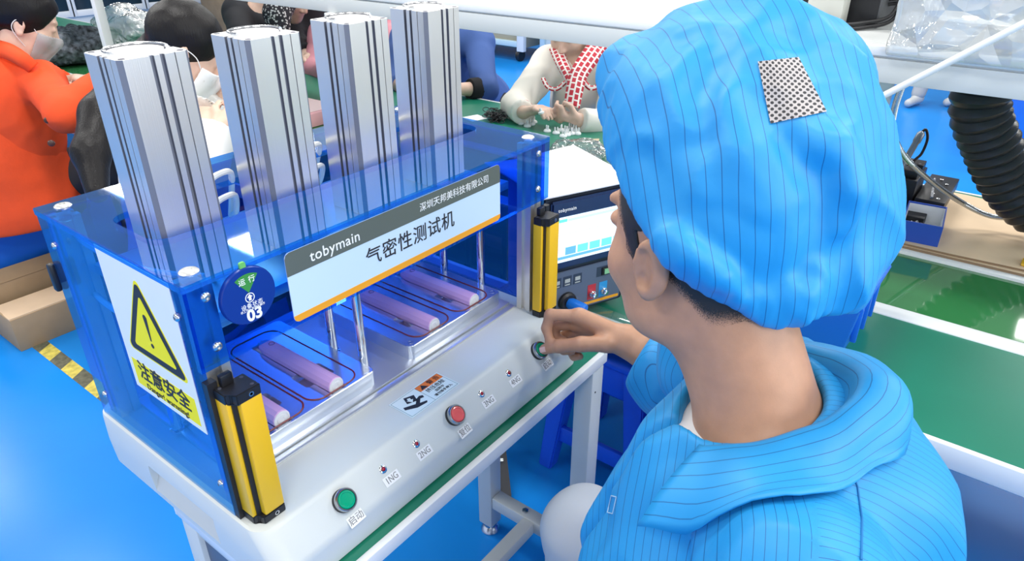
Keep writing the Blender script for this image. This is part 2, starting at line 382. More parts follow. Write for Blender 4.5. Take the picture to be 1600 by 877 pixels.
# pneumatic tubes inside, seen through the side panel
clear_tube = mat('white_air_tube', (0.75, 0.78, 0.80), 0.3)
for zz, yy in ((.282, .0), (.196, .0)):
    b = BM(); tube(b, spline([(.03, .325, z(zz-.012)), (.024, .312, z(zz)), (.02, .26, z(zz-.002)), (.022, .19, z(zz-.001)), (.03, .12, z(zz+.002)), (.06, .07, z(zz))], 6), .0042, 8); obj('air_tube', b, clear_tube, Mc)
# air cylinders
ZC = 1.251; CY0, CW = .130, .079
def cyl_ring(x0, y0, w):
    # outline seen from above with chamfered corners, T grooves on every face
    h = w/2; P = []
    side = [(-h+.005, -h), (-.006, -h), (-.006, -h+.0042), (-.001, -h+.0042), (-.001, -h+.0004), (.0055, -h+.0004), (.0055, -h+.0042), (.0105, -h+.0042), (.0105, -h), (.0215, -h), (.0215, -h+.0018), (.0228, -h+.0018), (.0228, -h), (h-.005, -h)]
    for a in range(4):
        c, s = round(math.cos(a*math.pi/2)), round(math.sin(a*math.pi/2))
        for x, y in side: P.append((x0+h+c*x-s*y, y0+h+s*x+c*y))
    return P
for k in range(4):
    x0 = .052+.151*k; rg = cyl_ring(x0, CY0, CW); c = V(x0+CW/2, CY0+CW/2, 0)
    bm = BM(); loft(bm, [[(x, y, zz) for x, y in rg] for zz in (z(.241), ZC)])
    bm.normal_update()
    o = obj('air_cylinder', bm, [alu, alu_top, mat('groove_grey', (.22, .23, .27), .5, .4)], Mc, smooth=20)
    for p in o.data.polygons:
        if p.normal.z > .9: p.material_index = 1
        elif abs(p.normal.z) < .3:
            pc = p.center+ORG[o.name]; d = max(abs(pc.x-c.x), abs(pc.y-c.y))
            if d < CW/2-.0015: p.material_index = 2
    # bore plug with its ring, corner holes and the small groove mouth
    n = 40; b = BM()
    lathe(b, (c.x, c.y, ZC), (0, 0, 1), [(.0330, 0), (.0330, .0022), (.0318, .0022), (.0300, .0005), (.0285, .0005), (.0280, .0022), (0, .0022)], n); pg = obj('end_cap', b, alu_top, o)
    b = BM(); lathe(b, (c.x, c.y, ZC+.0004), (0, 0, 1), [(.0322, 0), (.0322, .0003), (.0282, .0003), (.0282, 0)], n); obj('snap_ring_groove', b, dark_slot, o)
    b = BM(); m_ = []
    for i in range(26):
        a = math.radians(-20+i*8.6); m_.append((c.x+.0316*math.cos(a), c.y+.0316*math.sin(a), ZC+.003))
    tube(b, m_, .0021, 8); obj('snap_ring', b, steel, o)
    for sx in (-1, 1):
        for sy in (-1, 1):
            b = BM(); cyl(b, (c.x+sx*.0325, c.y+sy*.0325, ZC-.002), (c.x+sx*.0325, c.y+sy*.0325, ZC+.0004), .0036, 14); obj('bolt_hole', b, dark_slot, o)
# elbow fittings with air tubes on the cylinders
for k in range(4):
    x0 = .052+.151*k+CW
    for fz, fy in ((z(.338), .195), (z(.305), .195)):
        b = BM(); lathe(b, (x0, fy, fz), (1, 0, 0), [(.008, 0), (.008, .012), (.0095, .013), (.0095, .018), (.007, .020)], 18); fo = obj('push_fitting', b, mat('grey_fitting', (.5, .52, .53), .35, .3), Mc)
        b = BM(); tube(b, spline([(x0+.018, fy, fz), (x0+.04, fy+.004, fz+.006), (x0+.068, fy+.02, fz-.002), (x0+.085, fy+.055, fz-.04), (x0+.09, fy+.08, z(.25))], 6), .0042, 8); obj('air_tube', b, clear_tube, fo)
# light curtains
def curtain(x0, x1, yf, yb, z0, z1, slot_side):
    # the body is yellow with a black lens slot running up its inner side
    xm = x0+(x1-x0)*.24; par = None
    b = BM(); box(b, (xm+.002, yf, z0+.012), (x1, yb, z1-.012), .002); o = obj('light_curtain', b, yellow, Mc)
    b = BM(); box(b, (x0, yf+.010, z0+.012), (xm-.003, yb, z1-.012), .001); obj('side_rail', b, yellow, o)
    b = BM(); box(b, (xm-.004, yf+.008, z0+.012), (xm+.003, yb-.002, z1-.012)); obj('lens_slot', b, black, o)
    for zz0, zz1 in ((z0, z0+.012), (z1-.014, z1)):
        b = BM(); prism(b, [(x0, yf+.010), (xm-.003, yf+.009), (xm-.001, yf), (x1, yf), (x1, yb), (x0, yb)], Matrix.Translation((0, 0, zz0)), zz1-zz0); bmesh.ops.bevel(b, geom=b.edges[:], offset=.0012, segments=2, affect='EDGES'); e = obj('end_cap', b, black, o)
        b = BM(); lathe(b, ((xm+x1)/2+.002, yf, (zz0+zz1)/2), (0, -1, 0), [(.0032, 0), (.0032, .0006), (.0018, .0006), (.0016, 0)], 14); obj('cap_screw', b, steel, e)
    for sx, sy in ((x0+.005, yb-.006), (x1-.006, yb-.006), (x1-.006, yf+.006)):
        b = BM(); cyl(b, (sx, sy, z1), (sx, sy, z1+.0003), .0022, 12); obj('cap_hole', b, dark_slot, o)
    return o
curtain(.002, .040, -.037, -.005, z(.0), z(.192), 1)
curtain(.597, .636, -.032, -.005, z(.0), z(.192), 1)
b = BM(); box(b, (-.0035, -.006, z(0)), (.008, .004, z(.20))); obj('curtain_bracket', b, black, Mc)
b = BM(); box(b, (W_-.004, -.006, z(0)), (W_+.006, .004, z(.20))); obj('curtain_bracket', b, black, Mc)
for bxx in (.016, .612):
    b = BM(); box(b, (bxx-.006, -.013, z(.192)), (bxx+.008, -.005, z(.206)), .001); obj('clamp_block', b, black_metal, Mc)
# console: buttons, pilot lights, labels
sl = Vector((0, -.029, -.032)).normalized(); nrm = Vector((0, -.032, .029)).normalized()
def con(x, t): # point on the sloped console face, t metres down from its top edge
    return Vector((x, -.051, z(-.006)))+sl*t
ring_m = mat('bezel_steel', (0.45, 0.46, 0.47), 0.2, 1.0)
btn_g = mat('green_lens', (0.0, 0.36, 0.19), 0.15, coat=0.6); btn_r = mat('red_lens', (0.80, 0.09, 0.09), 0.25, coat=0.6)
lab_m = mat('label_paper', (0.88, 0.89, 0.90), 0.6); ink = mat('print_black', (0.02, 0.02, 0.025), 0.6); ink_grey = mat('print_grey', (0.22, 0.22, 0.22), 0.6)
def con_m(x, t, lift=.0002): return plane_m(con(x, t)+nrm*lift, (1, 0, 0), -sl)
for x, m_, s in ((.104, btn_g, '启动'), (.318, btn_r, '复位'), (.534, btn_g, '启动')):
    b = BM(); lathe(b, con(x, .019), nrm, [(.0155, 0), (.0155, .004), (.0150, .005)], 32); o = obj('push_button', b, black, base)
    b = BM(); lathe(b, con(x, .019)+nrm*.005, nrm, [(.0150, 0), (.0152, .0045), (.0140, .0062), (.0125, .0062), (.0122, .004)], 32); obj('bezel', b, ring_m, base)
    b = BM(); lathe(b, con(x, .019)+nrm*.006, nrm, [(.0122, 0), (.0122, .004), (.0112, .0058), (.0095, .0060), (.0088, .0050), (0, .0046)], 32); obj('button_lens', b, m_, base)
    mm = con_m(x+.002, .047, .0006) @ Matrix.Rotation(math.radians(2), 4, 'Z')
    b = BM(); prism(b, [(-.0125, -.007), (.0125, -.007), (.0125, .007), (-.0125, .007)], mm, .0003); obj('paper_label', b, lab_m, base)
    obj('label_text', text(s, .0118, mm @ Matrix.Translation((0, 0, .0004))), ink_grey, base, smooth=0)
for x, s in ((.174, '1NG'), (.238, '2NG'), (.383, '3NG'), (.452, '4NG')):
    b = BM(); lathe(b, con(x, .018), nrm, [(.0058, 0), (.0058, .0012), (.0045, .0022), (.0030, .0022), (.0028, .0010)], 20); o = obj('pilot_light', b, chrome, base)
    b = BM(); lathe(b, con(x, .018)+nrm*.0008, nrm, [(.0028, 0), (.0026, .0014), (.0014, .0024), (0, .0027)], 14); obj('red_lamp', b, mat('red_led', (.35, .0, .02), .15), base)
    mm = con_m(x+.004, .035, .0006)
    b = BM(); prism(b, [(-.0135, -.0065), (.0135, -.0065), (.0135, .0065), (-.0135, .0065)], mm, .0003); obj('paper_label', b, lab_m, base)
    obj('label_text', text(s, .0125, mm @ Matrix.Translation((0, 0, .0004)), xs=.85), ink_grey, base, smooth=0)
# crush hazard sticker on the flat
def flat_m(x, y, zz, ang=0): return Matrix.Translation((x, y, zz)) @ Matrix.Rotation(ang, 4, 'Z')
mm = flat_m(.311, -.0125, z(.0003))
def sheet(poly, M_, m_, par, name, h=.0003): b = BM(); prism(b, poly, M_, h); return obj(name, b, m_, par, smooth=0)
def rect(x0, y0, x1, y1): return [(x0, y0), (x1, y0), (x1, y1), (x0, y1)]
st = sheet(rect(-.052, -.0245, .052, .0245), mm, mat('sticker_white', (.80, .90, .88), .35), base, 'hazard_sticker')
up = mm @ Matrix.Translation((0, 0, .0003))
dkl = mat('sticker_line', (.06, .16, .15), .5)
for r_ in (rect(-.050, -.0225, -.0495, .0225), rect(.0495, -.0225, .050, .0225), rect(-.050, .022, .050, .0225), rect(-.050, -.0225, .050, -.022), rect(-.0005, -.0225, 0, .0225)): sheet(r_, up, dkl, base, 'sticker_line', .0001)
sheet(rect(0, .0085, .0495, .022), up, mat('hazard_orange', (.90, .22, .03), .4), base, 'orange_field', .0001)
u2 = up @ Matrix.Translation((0, 0, .00015))
sheet([(.004, .010), (.018, .010), (.011, .0205)], u2, ink, base, 'warning_triangle', .0001)
obj('sticker_text', text('警 告', .0105, u2 @ Matrix.Translation((.0335, .015, 0))), ink, base, smooth=0)
obj('sticker_text', text('挤压危险', .0095, u2 @ Matrix.Translation((.025, .0015, 0))), ink, base, smooth=0)
obj('sticker_text', text('运转中', .0062, u2 @ Matrix.Translation((.025, -.0075, 0))), ink, base, smooth=0)
obj('sticker_text', text('请勿将手伸入', .0062, u2 @ Matrix.Translation((.025, -.0155, 0))), ink, base, smooth=0)
# pictogram: a hand caught under a press with an arrow
sheet([(-.046, -.004), (-.030, -.014), (-.012, -.0165), (-.009, -.013), (-.020, -.009), (-.012, -.002), (-.006, -.004), (-.004, .001), (-.009, .004), (-.016, .002), (-.026, -.006), (-.044, .002)], u2, ink, base, 'hand_pictogram', .0001)
sheet([(-.034, .004), (-.018, -.002), (-.012, .012), (-.028, .018)], u2, ink, base, 'press_pictogram', .0001)
sheet([(-.026, .013), (-.021, .011), (-.0225, .007), (-.0195, .006), (-.0255, .0005), (-.030, .009), (-.0275, .0085)], u2 @ Matrix.Translation((0, 0, .00015)), mat('sticker_white', (1, 1, 1)), base, 'arrow_pictogram', .0001)
# name plate on the front panel
olive = mat('sign_grey_green', (0.115, 0.135, 0.115), 0.45); sign_w = mat('sign_pale', (0.60, 0.76, 0.92), 0.35); orange = mat('sign_orange', (0.90, 0.38, 0.02), 0.4); wht = mat('print_white', (.92, .93, .93), .5)
def fm(x, zz, lift=0): return plane_m((x, -.0042-lift, z(zz)), (1, 0, 0), (0, 0, 1))
SX0, SX1, SZ0, SZ1 = .1165, .5075, .2195, .3098
sgn = sheet(rrect(SX0, SZ0, SX1, SZ1, .007, 4), fm(0, 0) , sign_w, pf, 'name_plate', .0010)
sheet([(SX0, SZ1-.029), (SX1, SZ1-.029), (SX1, SZ1-.007), (SX1-.002, SZ1-.002), (SX1-.007, SZ1), (SX0+.007, SZ1), (SX0+.002, SZ1-.002), (SX0, SZ1-.007)], fm(0, 0, .001), olive, pf, 'plate_band', .0003)
sheet([(SX0+.006, SZ0), (SX1-.006, SZ0), (SX1-.001, SZ0+.003), (SX1, SZ0+.009), (SX0, SZ0+.009), (SX0+.001, SZ0+.003)], fm(0, 0, .001), orange, pf, 'plate_stripe', .0003)
obj('plate_text', text('tobymain', .0195, fm(SX0+.072, SZ1-.0165, .0014), bold=.004, space=1.06), wht, pf, smooth=0)
obj('plate_text', text('深圳天邦美科技有限公司', .0134, fm(SX0+.290, SZ1-.0155, .0014)), wht, pf, smooth=0)
obj('plate_text', text('气密性测试机', .0275, fm(SX0+.200, SZ0+.037, .0014), space=1.06), ink, pf, smooth=0)
# status dial
dc = mat('dial_blue', (0.006, 0.035, 0.26), 0.3)
b = BM(); lathe(b, (.064, -.004, z(.282)), (0, -1, 0), [(.0335, 0), (.0335, .004), (.0325, .0055), (0, .0055)], 48); dial = obj('status_dial', b, dc, pf)
def dm(x, zz, lift=.0056): return plane_m((.064+x, -.004-lift, z(.282)+zz), (1, 0, 0), (0, 0, 1))
gr = mat('dial_green', (.05, .28, .05), .4)
sheet([(0, .004)]+[(math.sin(math.radians(a))*.0265, math.cos(math.radians(a))*.0265) for a in (32, 24, 16, 8, 0, -8, -16, -24, -32)][::1], dm(0, 0), gr, pf, 'green_sector', .0002)
sheet(rrect(-.0035, .030, .0035, .040, .002, 3), dm(0, 0, .001), mat('green_tab', (.15, .5, .12), .4), pf, 'dial_tab', .003)
for ch, xx in (('运', -.006), ('行', .006)): obj('dial_text', text(ch, .0085, dm(xx, .0185, .0059)), wht, pf, smooth=0)
b = BM(); nn = 24
plate = [(math.cos(2*math.pi*i/nn), math.sin(2*math.pi*i/nn)) for i in range(nn)]
M0 = dm(0, -.002, .0056); vo = [b.verts.new(M0 @ V(x*.0058, y*.0058, .0002)) for x, y in plate]; vi = [b.verts.new(M0 @ V(x*.0048, y*.0048, .0002)) for x, y in plate]
for i in range(nn): b.faces.new((vo[i], vo[(i+1) % nn], vi[(i+1) % nn], vi[i]))
obj('dial_ring', b, wht, pf, smooth=0)
sheet([(0, .0042), (.0036, .0005), (.0016, .0005), (.0016, -.0034), (-.0016, -.0034), (-.0016, .0005), (-.0036, .0005)], dm(0, -.002), wht, pf, 'dial_arrow', .0003)
obj('dial_text', text('设备状态', .0064, dm(.001, -.0115), space=1.15), wht, pf, smooth=0)
obj('dial_text', text('非工作人员禁止操作', .0034, dm(.001, -.0160)), wht, pf, smooth=0)
obj('dial_text', text('03', .0195, dm(.002, -.0238), bold=.035), wht, pf, smooth=0)
# warning label on the left panel
def wm(yy, zz, lift=0): return plane_m((-.0041-lift, yy, z(zz)), (0, -1, 0), (0, 0, 1))
wl = sheet(rect(-.079, -.0985, .079, .0985), wm(.099, .218), mat('label_white', (.88, .89, .90), .3), pl, 'warning_label', .0006)
def wp(poly, m_, name, lift): return sheet(poly, wm(.099, .218, lift), m_, pl, name, .0002)
yel = mat('warning_yellow', (.95, .84, .0), .5, spec=.2)
wp(rect(-.070, -.0915, .070, -.052), yel, 'yellow_field', .0006)
def tri(cx, cy, R, r):
    P = []
    for k in range(3):
        a = math.radians(90+120*k); c_ = (cx+(R-2*r)*math.cos(a), cy+(R-2*r)*math.sin(a))
        for d in (-60, -30, 0, 30, 60): P.append((c_[0]+r*math.cos(a+math.radians(d)), c_[1]+r*math.sin(a+math.radians(d))))
    return P
TC = (.003, .0055)
wp(tri(*TC, .078, .006), yel, 'triangle_rim', .0006); wp(tri(*TC, .0735, .006), ink, 'triangle_black', .0009); wp(tri(*TC, .054, .003), yel, 'triangle_yellow', .0012)
wp([(TC[0]-.0042, TC[1]+.026), (TC[0]-.002, TC[1]+.029), (TC[0]+.002, TC[1]+.029), (TC[0]+.0042, TC[1]+.026), (TC[0]+.0012, TC[1]-.006), (TC[0]-.0012, TC[1]-.006)], ink, 'exclamation_bar', .0015)
wp([(TC[0]+.0032*math.cos(a*.5236), TC[1]-.0125+.0032*math.sin(a*.5236)) for a in range(12)], ink, 'exclamation_dot', .0015)
obj('warning_text', text('注意安全', .0290, wm(.099-.0, .218-.066, .0010), bold=.012, space=1.0), ink, pl, smooth=0)
obj('warning_text', text('Danger! warnning!', .0120, wm(.099, .218-.0865, .0010), space=1.05), ink, pl, smooth=0)
# vape pens lying in the fixtures
lilac = mat('lilac_plastic', (0.82, 0.50, 0.78), 0.45)
cap_w = mat('end_cap_white', (.80, .80, .81), .4)
def vape(cx, label):
    zc = z(FZ+.0045); t = thing('vape_pen', label, 'vape pen', (cx, .17, zc-.0137), 'lilac vape pens in the fixtures')
    b = BM(); n = 12
    rg = []
    for yy, r_ in ((.071, .0128), (.0722, .0136), (.215, .0136), (.232, .0130), (.243, .0110), (.247, .0085)):
        rg.append([(cx+r_*math.cos(2*math.pi*(k+.5)/n), yy, zc+r_*math.sin(2*math.pi*(k+.5)/n)) for k in range(n)])
    loft(b, rg); body = obj('body', b, lilac, t, smooth=20)
    b = BM(); lathe(b, (cx, .0712, zc), (0, -1, 0), [(.0126, 0), (.0126, .0008), (.0102, .0010), (.0098, .0004), (.0074, .0004), (.0070, .0010), (.0036, .0010), (.0033, .0003), (0, .0003)], 28); obj('end_cap', b, cap_w, t)
    b = BM(); tube(b, [(cx+.0045*math.cos(a*math.pi/6), .222+.0045*math.sin(a*math.pi/6), zc+.0131) for a in range(13)], .0006, 6); obj('button_ring', b, mat('dark_lilac', (.25, .13, .27), .4), body)
    b = BM(); lathe(b, (cx, .247, zc), (0, 1, 0), [(.0055, 0), (.0050, .008), (.004, .009)], 16); obj('mouthpiece', b, steel, t)
    return t
vape(CIGX[0][0], 'lilac vape pen in its fixture pocket beside the near yellow light curtain')
vape(CIGX[0][1], 'lilac vape pen beside the pair of chrome guide rods in the left fixture block')
vape(CIGX[1][0], 'lilac vape pen nearer the middle gap in the right fixture block')
vape(CIGX[1][1], 'lilac vape pen in the fixture pocket closest to the right corner post')
# ---------------------------------------------------------------- smooth bodies from distance functions
def A(v): return np.array(v, dtype=np.float32)
def cap_(P, a, b, ra, rb):
    a = A(a); b = A(b); ab = b-a; t = np.clip(((P-a) @ ab)/max(float(ab @ ab), 1e-9), 0, 1)
    return np.linalg.norm(P-a-t[:, None]*ab, axis=1)-(ra+t*(rb-ra))
def chain_(P, pts, rs, k=0.006):
    d = None
    for a, b, ra, rb in zip(pts, pts[1:], rs, rs[1:]):
        e = cap_(P, a, b, ra, rb); d = e if d is None else smin(d, e, k)
    return d
def ell_(P, c, r, axes=None):
    q = P-A(c)
    if axes is not None: q = np.stack([q @ A(ax) for ax in axes], 1)
    r = A(r); k0 = np.linalg.norm(q/r, axis=1); k1 = np.linalg.norm(q/(r*r), axis=1)+1e-9
    return k0*(k0-1)/k1
def smin(a, b, k):
    h = np.clip(0.5+0.5*(b-a)/k, 0, 1); return b*(1-h)+a*h-k*h*(1-h)
def smax(a, b, k): return -smin(-a, -b, k)
def waves(seed, n, lo, hi, an=(1, 1, 1)):
    r = np.random.RandomState(seed); d = r.normal(size=(n, 3))*A(an); d /= np.linalg.norm(d, axis=1)[:, None]
    return (d*r.uniform(lo, hi, (n, 1))).astype(np.float32), r.uniform(0, 6.28, n).astype(np.float32)
def wnoise(P, W):
    return np.sin(P @ W[0].T+W[1]).mean(axis=1)
def sdf_mesh(f, lo, hi, h, name='sdf'):
    lo = A(lo); n = np.ceil((A(hi)-lo)/h).astype(int)+2; B = 8; nb = (n+B-1)//B; n = nb*B
    g = np.stack(np.meshgrid(*[np.arange(k) for k in nb], indexing='ij'), -1).reshape(-1, 3)
    ctr = lo+(g*B+(B-1)/2)*h; dc = f(ctr.astype(np.float32)); act = np.abs(dc) < B*h*1.25
    F = np.repeat(np.repeat(np.repeat(np.where(dc.reshape(nb) > 0, 1.0, -1.0).astype(np.float32), B, 0), B, 1), B, 2)
    off = np.stack(np.meshgrid(*[np.arange(B)]*3, indexing='ij'), -1).reshape(-1, 3)
    ga = g[act]
    for s in range(0, len(ga), 400):
        idx = (ga[s:s+400, None, :]*B+off[None]).reshape(-1, 3)
        F[idx[:, 0], idx[:, 1], idx[:, 2]] = f((lo+idx*h).astype(np.float32))
    S = F < 0
    c = S[:-1, :-1, :-1].astype(np.int8)
    for d in ((1, 0, 0), (0, 1, 0), (0, 0, 1), (1, 1, 0), (1, 0, 1), (0, 1, 1), (1, 1, 1)):
        c = c+S[d[0]:n[0]-1+d[0], d[1]:n[1]-1+d[1], d[2]:n[2]-1+d[2]]
    cells = np.argwhere((c > 0) & (c < 8)); vid = -np.ones(np.array(S.shape)-1, dtype=np.int32); vid[tuple(cells.T)] = np.arange(len(cells))
    acc = np.zeros((len(cells), 3)); cnt = np.zeros(len(cells))
    for ax in range(3):
        o1, o2 = [a for a in range(3) if a != ax]
        for i in (0, 1):
            for j in (0, 1):
                p = cells.copy(); p[:, o1] += i; p[:, o2] += j; q = p.copy(); q[:, ax] += 1
                a = F[tuple(p.T)]; b = F[tuple(q.T)]; m = (a < 0) != (b < 0); t = np.where(m, a/(a-b+1e-12), 0)
                pt = p.astype(float); pt[:, ax] += t; acc[m] += pt[m]; cnt[m] += 1
    co = lo+(acc/cnt[:, None])*h; faces = []
    for ax in range(3):
        o1, o2 = [a for a in range(3) if a != ax]; sl0 = [slice(1, None)]*3; sl0[ax] = slice(0, -1); sl1 = [slice(1, None)]*3
        a = S[tuple(slice(1, -1) if x != ax else slice(0, -1) for x in range(3))]; b = S[tuple(slice(1, -1) if x != ax else slice(1, None) for x in range(3))]
        e = np.argwhere(a != b); fl = a[tuple(e.T)]; base = e.copy(); base[:, o1] += 1; base[:, o2] += 1
        qs = []
        for d1, d2 in ((-1, -1), (0, -1), (0, 0), (-1, 0)):
            p = base.copy(); p[:, o1] += d1; p[:, o2] += d2; qs.append(vid[tuple(p.T)])
        q = np.stack(qs, 1); flip = fl if ax != 1 else ~fl
        q[~flip] = q[~flip][:, ::-1]; faces.append(q)
    fc = np.concatenate(faces); fc = fc[(fc >= 0).all(axis=1)]
    me = bpy.data.meshes.new(name); me.vertices.add(len(co)); me.vertices.foreach_set('co', co.astype(np.float32).ravel())
    me.loops.add(len(fc)*4); me.loops.foreach_set('vertex_index', fc.ravel().astype(np.int32)); me.polygons.add(len(fc))
    me.polygons.foreach_set('loop_start', np.arange(0, len(fc)*4, 4, dtype=np.int32)); me.polygons.foreach_set('loop_total', np.full(len(fc), 4, dtype=np.int32))
    me.update(calc_edges=True); me.validate(); return me
def coords(me):
    co = np.empty(len(me.vertices)*3, dtype=np.float32); me.vertices.foreach_get('co', co); return co.reshape(-1, 3)
def set_attr(me, name, val):
    a = me.attributes.new(name, 'FLOAT', 'POINT'); a.data.foreach_set('value', np.asarray(val, dtype=np.float32))
def nv(v): v = A(v); return v/np.linalg.norm(v)
def head_sdf(P, E, hf, hu, hr, s=1.0, ears=True):
    """head around the point between the ears; hf face forward, hu up, hr the person's right"""
    L = lambda f, u, r: E+hf*f*s+hu*u*s+hr*r*s
    ax = (hr, hf, hu)
    d = ell_(P, L(-.012, .045, 0), A((.077, .097, .088))*s, ax)
    d = smin(d, ell_(P, L(.035, -.020, 0), A((.062, .066, .085))*s, ax), .03*s)
    d = smin(d, ell_(P, L(.070, -.085, 0), A((.030, .028, .024))*s, ax), .035*s)
    for q in (-1, 1):
        d = smin(d, ell_(P, L(.062, -.022, q*.040), A((.024, .022, .022))*s, ax), .025*s)
        d = smin(d, ell_(P, L(.020, -.072, q*.046), A((.016, .036, .022))*s, ax), .03*s)
        d = smax(d, -ell_(P, L(.101, .022, q*.031), A((.016, .012, .010))*s, ax), .010*s)
        d = smin(d, ell_(P, L(.084, .021, q*.031), A((.0135, .0135, .010))*s, ax), .003*s)
        d = smin(d, cap_(P, L(.090, .043, q*.015), L(.080, .046, q*.045), .006*s, .005*s), .012*s)
    d = smin(d, cap_(P, L(.092, .022, 0), L(.113, -.018, 0), .007*s, .010*s), .010*s)
    for q in (-1, 1): d = smin(d, ell_(P, L(.104, -.022, q*.011), A((.008, .010, .007))*s, ax), .006*s)
    d = smin(d, cap_(P, L(.094, -.047, -.016), L(.094, -.047, .016), .005*s, .005*s), .008*s)
    d = smin(d, cap_(P, L(.092, -.058, -.013), L(.092, -.058, .013), .006*s, .006*s), .006*s)
    d = smax(d, -cap_(P, L(.102, -.0525, -.020), L(.102, -.0525, .020), .0018*s, .0018*s), .003*s)
    if ears:
        for q in (-1, 1):
            eu = nv(hu*.96-hf*.22); ef = nv(hf*.9+eu*.15+hr*q*.35); er = np.cross(ef, eu); ea = (er, ef, eu); c = L(-.010, -.003, q*.080)
            e = ell_(P, c, A((.0085, .0185, .031))*s, ea)
            e = smin(e, ell_(P, c-eu*.024*s+hf*.004*s-hr*q*.003*s, A((.007, .009, .012))*s, ea), .008*s)
            e = smax(e, -ell_(P, c+hr*q*.0075*s+ef*.004*s-eu*.001*s, A((.010, .0115, .022))*s, ea), .003*s)
            e = smin(e, ell_(P, c-ef*.002*s+eu*.001*s-hr*q*.001*s, A((.004, .007, .016))*s, ea), .004*s)
            e = smin(e, cap_(P, c+ef*.012*s-eu*.004*s-hr*q*.003*s, c+ef*.014*s+eu*.006*s-hr*q*.003*s, .004*s, .004*s), .006*s)
            d = smin(d, e, .006*s)
    return d
def stripe_mat(name, col, line, period, width, rough=0.5, bump=0.25, bscale=55, sheen=0.0):
    m = mat(name, col, rough, sheen=sheen, bump=bump, bscale=bscale); nt = m.node_tree; N = nt.nodes; L = nt.links; b = N['Principled BSDF']
    at_ = N.new('ShaderNodeAttribute'); at_.attribute_name = 'stripe'
    dv = N.new('ShaderNodeMath'); dv.operation = 'DIVIDE'; dv.inputs[1].default_value = period; L.new(at_.outputs['Fac'], dv.inputs[0])
    fr = N.new('ShaderNodeMath'); fr.operation = 'FRACT'; L.new(dv.outputs[0], fr.inputs[0])
    pp = N.new('ShaderNodeMath'); pp.operation = 'PINGPONG'; pp.inputs[1].default_value = 0.5; L.new(fr.outputs[0], pp.inputs[0])
    mr = N.new('ShaderNodeMapRange'); mr.inputs['From Min'].default_value = width*.35; mr.inputs['From Max'].default_value = width; mr.inputs['To Min'].default_value = 1; mr.inputs['To Max'].default_value = 0; L.new(pp.outputs[0], mr.inputs[0])
    mx = N.new('ShaderNodeMix'); mx.data_type = 'RGBA'; mx.inputs[6].default_value = (*col, 1); mx.inputs[7].default_value = (*line, 1); L.new(mr.outputs[0], mx.inputs[0]); L.new(mx.outputs[2], b.inputs['Base Color'])
    return m
skin = mat('skin', (0.48, 0.255, 0.155), 0.45, sss=0.12, noise_amt=0.06, nscale=60, bump=0.06, bscale=500)
skin_pale = mat('skin_pale', (0.74, 0.50, 0.39), 0.45, sss=0.1, noise_amt=0.05, nscale=40)
hair_m = mat('black_hair', (0.008, 0.007, 0.008), 0.38, spec=0.25, bump=0.5, bscale=300, stretch=(1, 1, .12))
# ---------------------------------------------------------------- the operator
fd = nv((-.4, .917, 0)); rd = nv((.917, .4, 0)); UP = A((0, 0, 1))
NB = A((.305, -.495, .955))
HE = A((.328, -.406, 1.095)); hf = nv((.33, .92, -.19)); hr = nv(np.cross(hf, (0, 0, 1))); hu = nv(np.cross(hr, hf))
def apx(px, py, d): return A(at(px, py, d))
Rsh = NB+rd*.165+fd*.03-UP*.06; Lsh = NB-rd*.165-fd*.035-UP*.055
Rel = A((.600, -.455, .685)); Rwr = apx(980, 533, 1.150)
Lel = NB-rd*.23+fd*.04-UP*.32; Lwr = A((.22, -.36, .585))
HIP = A((.40, -.66, .46))
fing = [([(905, 494, 1.163), (860, 492, 1.172), (854, 513, 1.178), (858, 530, 1.176)], (.0110, .0098, .0088, .0074)),
        ([(904, 505, 1.182), (864, 509, 1.204), (868, 529, 1.204), (882, 533, 1.190)], (.0112, .0100, .0088, .0074)),
        ([(908, 516, 1.198), (872, 529, 1.220), (881, 547, 1.208), (893, 549, 1.194)], (.0106, .0094, .0084, .0072)),
        ([(915, 528, 1.208), (888, 544, 1.222), (897, 557, 1.210), (906, 557, 1.198)], (.0094, .0084, .0074, .0064))]
thumb = ([(950, 537, 1.140), (908, 538, 1.142), (874, 541, 1.164), (851, 546, 1.186)], (.0145, .0122, .0108, .0090))
def hand_sdf(P):
    d = None
    W0 = Rwr
    for pts, rs in fing:
        J = [apx(*p) for p in pts]; base_ = W0+(J[0]-apx(*fing[1][0][0]))*.45
        e = cap_(P, base_, J[0], .0145, rs[0]+.003); d = e if d is None else smin(d, e, .014)
    f_all = None
    for pts, rs in fing:
        J = [apx(*p) for p in pts]; e = chain_(P, J, rs, .004); f_all = e if f_all is None else smin(f_all, e, .0015)
    d = smin(d, f_all, .006)
    J = [apx(*p) for p in thumb[0]]
    d = smin(d, chain_(P, [W0]+J, (.0165,)+thumb[1], .006), .010)
    return d
def left_hand_sdf(P):
    d = cap_(P, Lwr, Lwr+fd*.07+rd*.01-UP*.012, .020, .024)
    k0 = Lwr+fd*.085-UP*.012
    for i, (o, ln) in enumerate(((-.030, .055), (-.011, .068), (.009, .072), (.029, .062))):
        a = k0+rd*o; b = a+fd*ln*.55-UP*.004; c = b+fd*ln*.45-UP*.016
        d = smin(d, chain_(P, (a, b, c), (.0098, .0088, .0074), .004), .005)
    a = Lwr+fd*.03+rd*.024; d = smin(d, chain_(P, (a, a+rd*.03+fd*.03, a+rd*.035+fd*.065), (.014, .0115, .009), .005), .008)
    return d
def torso_core(P):
    return smin(cap_(P, NB-UP*.065+rd*.1-fd*.01, NB-UP*.065-rd*.1-fd*.01, .050, .050), cap_(P, NB-UP*.16-fd*.03, HIP, .105, .12), .05)
